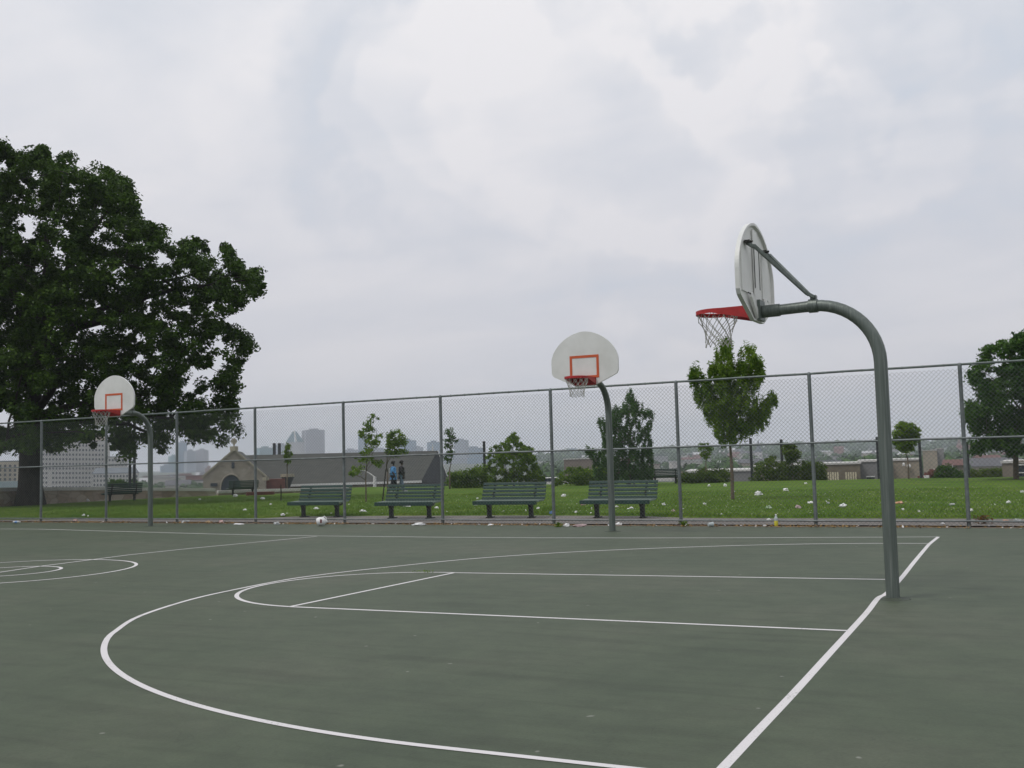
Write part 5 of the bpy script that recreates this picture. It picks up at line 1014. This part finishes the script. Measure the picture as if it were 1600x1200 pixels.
# dry weeds at the fence foot
M_weed = leafmat('dry_weed', (.10, .05, .015), (.28, .17, .06), .2)
for px, py, n_, hgt, mm, lb in ((1537, 818, 150, .16, M_weed, 'dry brown weed clump at the fence foot right of the far right post'), (1068, 822, 70, .10, M_leaf_br, 'green weeds round the foot of the post right of the fourth bench'), (872, 823, 60, .09, M_leaf_br, 'green weeds at the foot of the post beside the third bench')):
    p = ground(px, py); root = empty('weed_plant', (p[0], p[1], 0), 0, lb, 'weed', 'weeds at the fence foot'); g = MB()
    for i in range(14): a = random.uniform(0, 6.28); l = random.uniform(.4, 1)*hgt; g.tube([(0, 0, 0), (math.cos(a)*l*.4, math.sin(a)*l*.4, l*.7), (math.cos(a)*l*1.0, math.sin(a)*l, l)], [.004, .003, .002], 4)
    g.build('stem', mm, root); a = rng.uniform(0, 6.28, n_); l = rng.random(n_)*hgt; P = np.stack([np.cos(a)*l*1.1, np.sin(a)*l*.7, rng.random(n_)*hgt], 1); npmesh('foliage', quads(P, rng.uniform(.015, .03, n_), 1.4), 4, mm, root)
# small green weed growing in the court crack on the far key line
p = ground(662, 893.5); root = empty('weed_plant', (p[0], p[1], 0), 0, 'tiny green weed growing on the far painted key line', 'weed', 'weeds at the fence foot'); P = np.stack([rng.normal(0, .09, 36), rng.normal(0, .03, 36), rng.uniform(0, .02, 36)], 1); npmesh('foliage', quads(P, .012, 1.4), 4, M_leaf_br, root)

# ------------------------------------------------------------------ sky, sun, haze
w = bpy.data.worlds.new('World'); S.world = w; w.use_nodes = True; nt = w.node_tree; L = nt.links; bg = nt.nodes['Background']
SUN_EL, SUN_AZ = math.radians(58), math.radians(200)
sky = N(nt, 'ShaderNodeTexSky', sky_type='NISHITA'); sky.sun_disc = False; sky.sun_elevation = SUN_EL; sky.sun_rotation = SUN_AZ; sky.dust_density = 3
tc = N(nt, 'ShaderNodeTexCoord'); sp = N(nt, 'ShaderNodeSeparateXYZ'); L.new(tc.outputs['Generated'], sp.inputs[0])
def M_(op, a, b_=None, c=None):
    n = N(nt, 'ShaderNodeMath', operation=op)
    for i, v in enumerate((a, b_, c)):
        if v is None: continue
        if isinstance(v, (int, float)): n.inputs[i].default_value = v
        else: L.new(v, n.inputs[i])
    return n.outputs[0]
zc = M_('ADD', M_('MAXIMUM', sp.outputs[2], 0.), .16)
uv = N(nt, 'ShaderNodeCombineXYZ'); L.new(M_('DIVIDE', sp.outputs[0], zc), uv.inputs[0]); L.new(M_('DIVIDE', sp.outputs[1], zc), uv.inputs[1])
def cloudnoise(scale, off, rough, dist, detail=7):
    mp = N(nt, 'ShaderNodeMapping'); mp.inputs['Location'].default_value = off; mp.inputs['Rotation'].default_value = (0, 0, YAW); mp.inputs['Scale'].default_value = (.75, 1., 1.); L.new(uv.outputs[0], mp.inputs[0])
    n = N(nt, 'ShaderNodeTexNoise'); n.inputs['Scale'].default_value = scale; n.inputs['Detail'].default_value = detail; n.inputs['Roughness'].default_value = rough; n.inputs['Distortion'].default_value = dist; L.new(mp.outputs[0], n.inputs['Vector']); return n.outputs['Fac']
a = cloudnoise(.62, (1.7, 4.2, 0), .52, .35); b2 = cloudnoise(1.9, (7.3, 1.1, 3), .5, .4)
cl = M_('ADD', M_('MULTIPLY', a, .62), M_('MULTIPLY', b2, .38))
nd = N(nt, 'ShaderNodeTexNoise'); nd.inputs['Scale'].default_value = 4.5; nd.inputs['Detail'].default_value = 6; nd.inputs['Roughness'].default_value = .5; L.new(tc.outputs['Generated'], nd.inputs['Vector'])
vd = N(nt, 'ShaderNodeVectorMath', operation='MULTIPLY_ADD'); vd.inputs[1].default_value = (.20, .20, .20); L.new(nd.outputs['Color'], vd.inputs[0]); L.new(tc.outputs['Generated'], vd.inputs[2])
vs_ = N(nt, 'ShaderNodeVectorMath', operation='SUBTRACT'); vs_.inputs[1].default_value = (.10, .10, .10); L.new(vd.outputs[0], vs_.inputs[0])
for (px_, py_, rad_, amp_) in ((330, 90, 13, .055), (900, 60, 10, .015), (830, 300, 6, .05), (1190, 250, 8, .085), (1000, 150, 6, .05), (1570, 170, 6, .05), (670, 190, 9, -.075), (1440, 330, 11, -.06), (60, 150, 9, -.035), (1290, 60, 8, -.035), (720, 260, 6, -.02)):
    dd = ray(px_, py_); dd = dd/np.linalg.norm(dd); dt = N(nt, 'ShaderNodeVectorMath', operation='DOT_PRODUCT'); L.new(vs_.outputs[0], dt.inputs[0]); dt.inputs[1].default_value = tuple(float(v) for v in dd)
    mr = N(nt, 'ShaderNodeMapRange'); mr.interpolation_type = 'SMOOTHSTEP'; mr.inputs['From Min'].default_value = math.cos(math.radians(rad_*1.3)); mr.inputs['From Max'].default_value = 1.0; mr.inputs['To Min'].default_value = 0; mr.inputs['To Max'].default_value = amp_; L.new(dt.outputs['Value'], mr.inputs['Value'])
    cl = M_('ADD', cl, mr.outputs[0])
r = ramp(nt, [(.39, (4.9, 5.35, 6.35)), (.47, (5.9, 6.1, 6.75)), (.61, (7.4, 7.3, 7.75))]); L.new(cl, r.inputs[0])
for e_, c_ in zip(r.color_ramp.elements, ((5.0, 5.65, 6.5), (5.95, 6.2, 6.7), (7.8, 7.65, 7.75))): e_.color = (*c_, 1)
gr = N(nt, 'ShaderNodeMapRange'); gr.inputs['From Min'].default_value = 0; gr.inputs['From Max'].default_value = .5; gr.inputs['To Min'].default_value = 0; gr.inputs['To Max'].default_value = 1; gr.interpolation_type = 'SMOOTHSTEP'; L.new(sp.outputs[2], gr.inputs['Value'])
mxh = N(nt, 'ShaderNodeMix', data_type='RGBA'); L.new(M_('MINIMUM', M_('ADD', M_('MULTIPLY', gr.outputs[0], .75), .25), 1.), mxh.inputs[0]); mxh.inputs[6].default_value = (5.35, 5.2, 5.6, 1); L.new(r.outputs[0], mxh.inputs[7])
mxs = N(nt, 'ShaderNodeMix', data_type='RGBA'); mxs.inputs[0].default_value = .93; L.new(sky.outputs[0], mxs.inputs[6]); L.new(mxh.outputs[2], mxs.inputs[7])
L.new(mxs.outputs[2], bg.inputs[0]); bg.inputs[1].default_value = .121
sun = bpy.data.lights.new('sun', 'SUN'); sun.energy = 1.5; sun.angle = math.radians(18); sun.color = (1, .96, .90); so = bpy.data.objects.new('sun', sun); C.objects.link(so)
# direction towards the sun: high, behind the left shoulder of the camera
sd = Vector((-.35, -.45, .9)).normalized(); so.rotation_euler = sd.to_track_quat('Z', 'Y').to_euler()
SAZ = math.atan2(sd.x, sd.y); sky.sun_elevation = math.asin(sd.z); sky.sun_rotation = SAZ
g = MB(); zs_ = (-45., 160.); g.box((0, 0, sum(zs_)/2), (5400, 5400, (zs_[1]-zs_[0])/2)); 
m, nt, b = newmat('haze_air'); nt.nodes.remove(b); pv = N(nt, 'ShaderNodeVolumePrincipled'); pv.inputs['Color'].default_value = (.87, .92, 1.0, 1); pv.inputs['Density'].default_value = .00026; pv.inputs['Anisotropy'].default_value = .1
nt.links.new(pv.outputs[0], nt.nodes['Material Output'].inputs['Volume']); hz_o = g.build('haze', m); tag(hz_o, 'thin pale summer haze over the city', 'haze', kind='stuff')
# ------------------------------------------------------------------ render settings
S.view_settings.view_transform = 'Standard'; S.view_settings.look = 'None'; S.view_settings.exposure = 0; S.view_settings.gamma = 1
S.render.engine = 'CYCLES'; S.cycles.use_denoising = True
try: S.cycles.denoiser = 'OPENIMAGEDENOISE'
except Exception: pass
S.cycles.max_bounces = 6; S.cycles.diffuse_bounces = 3; S.cycles.volume_bounces = 1; S.cycles.transparent_max_bounces = 8
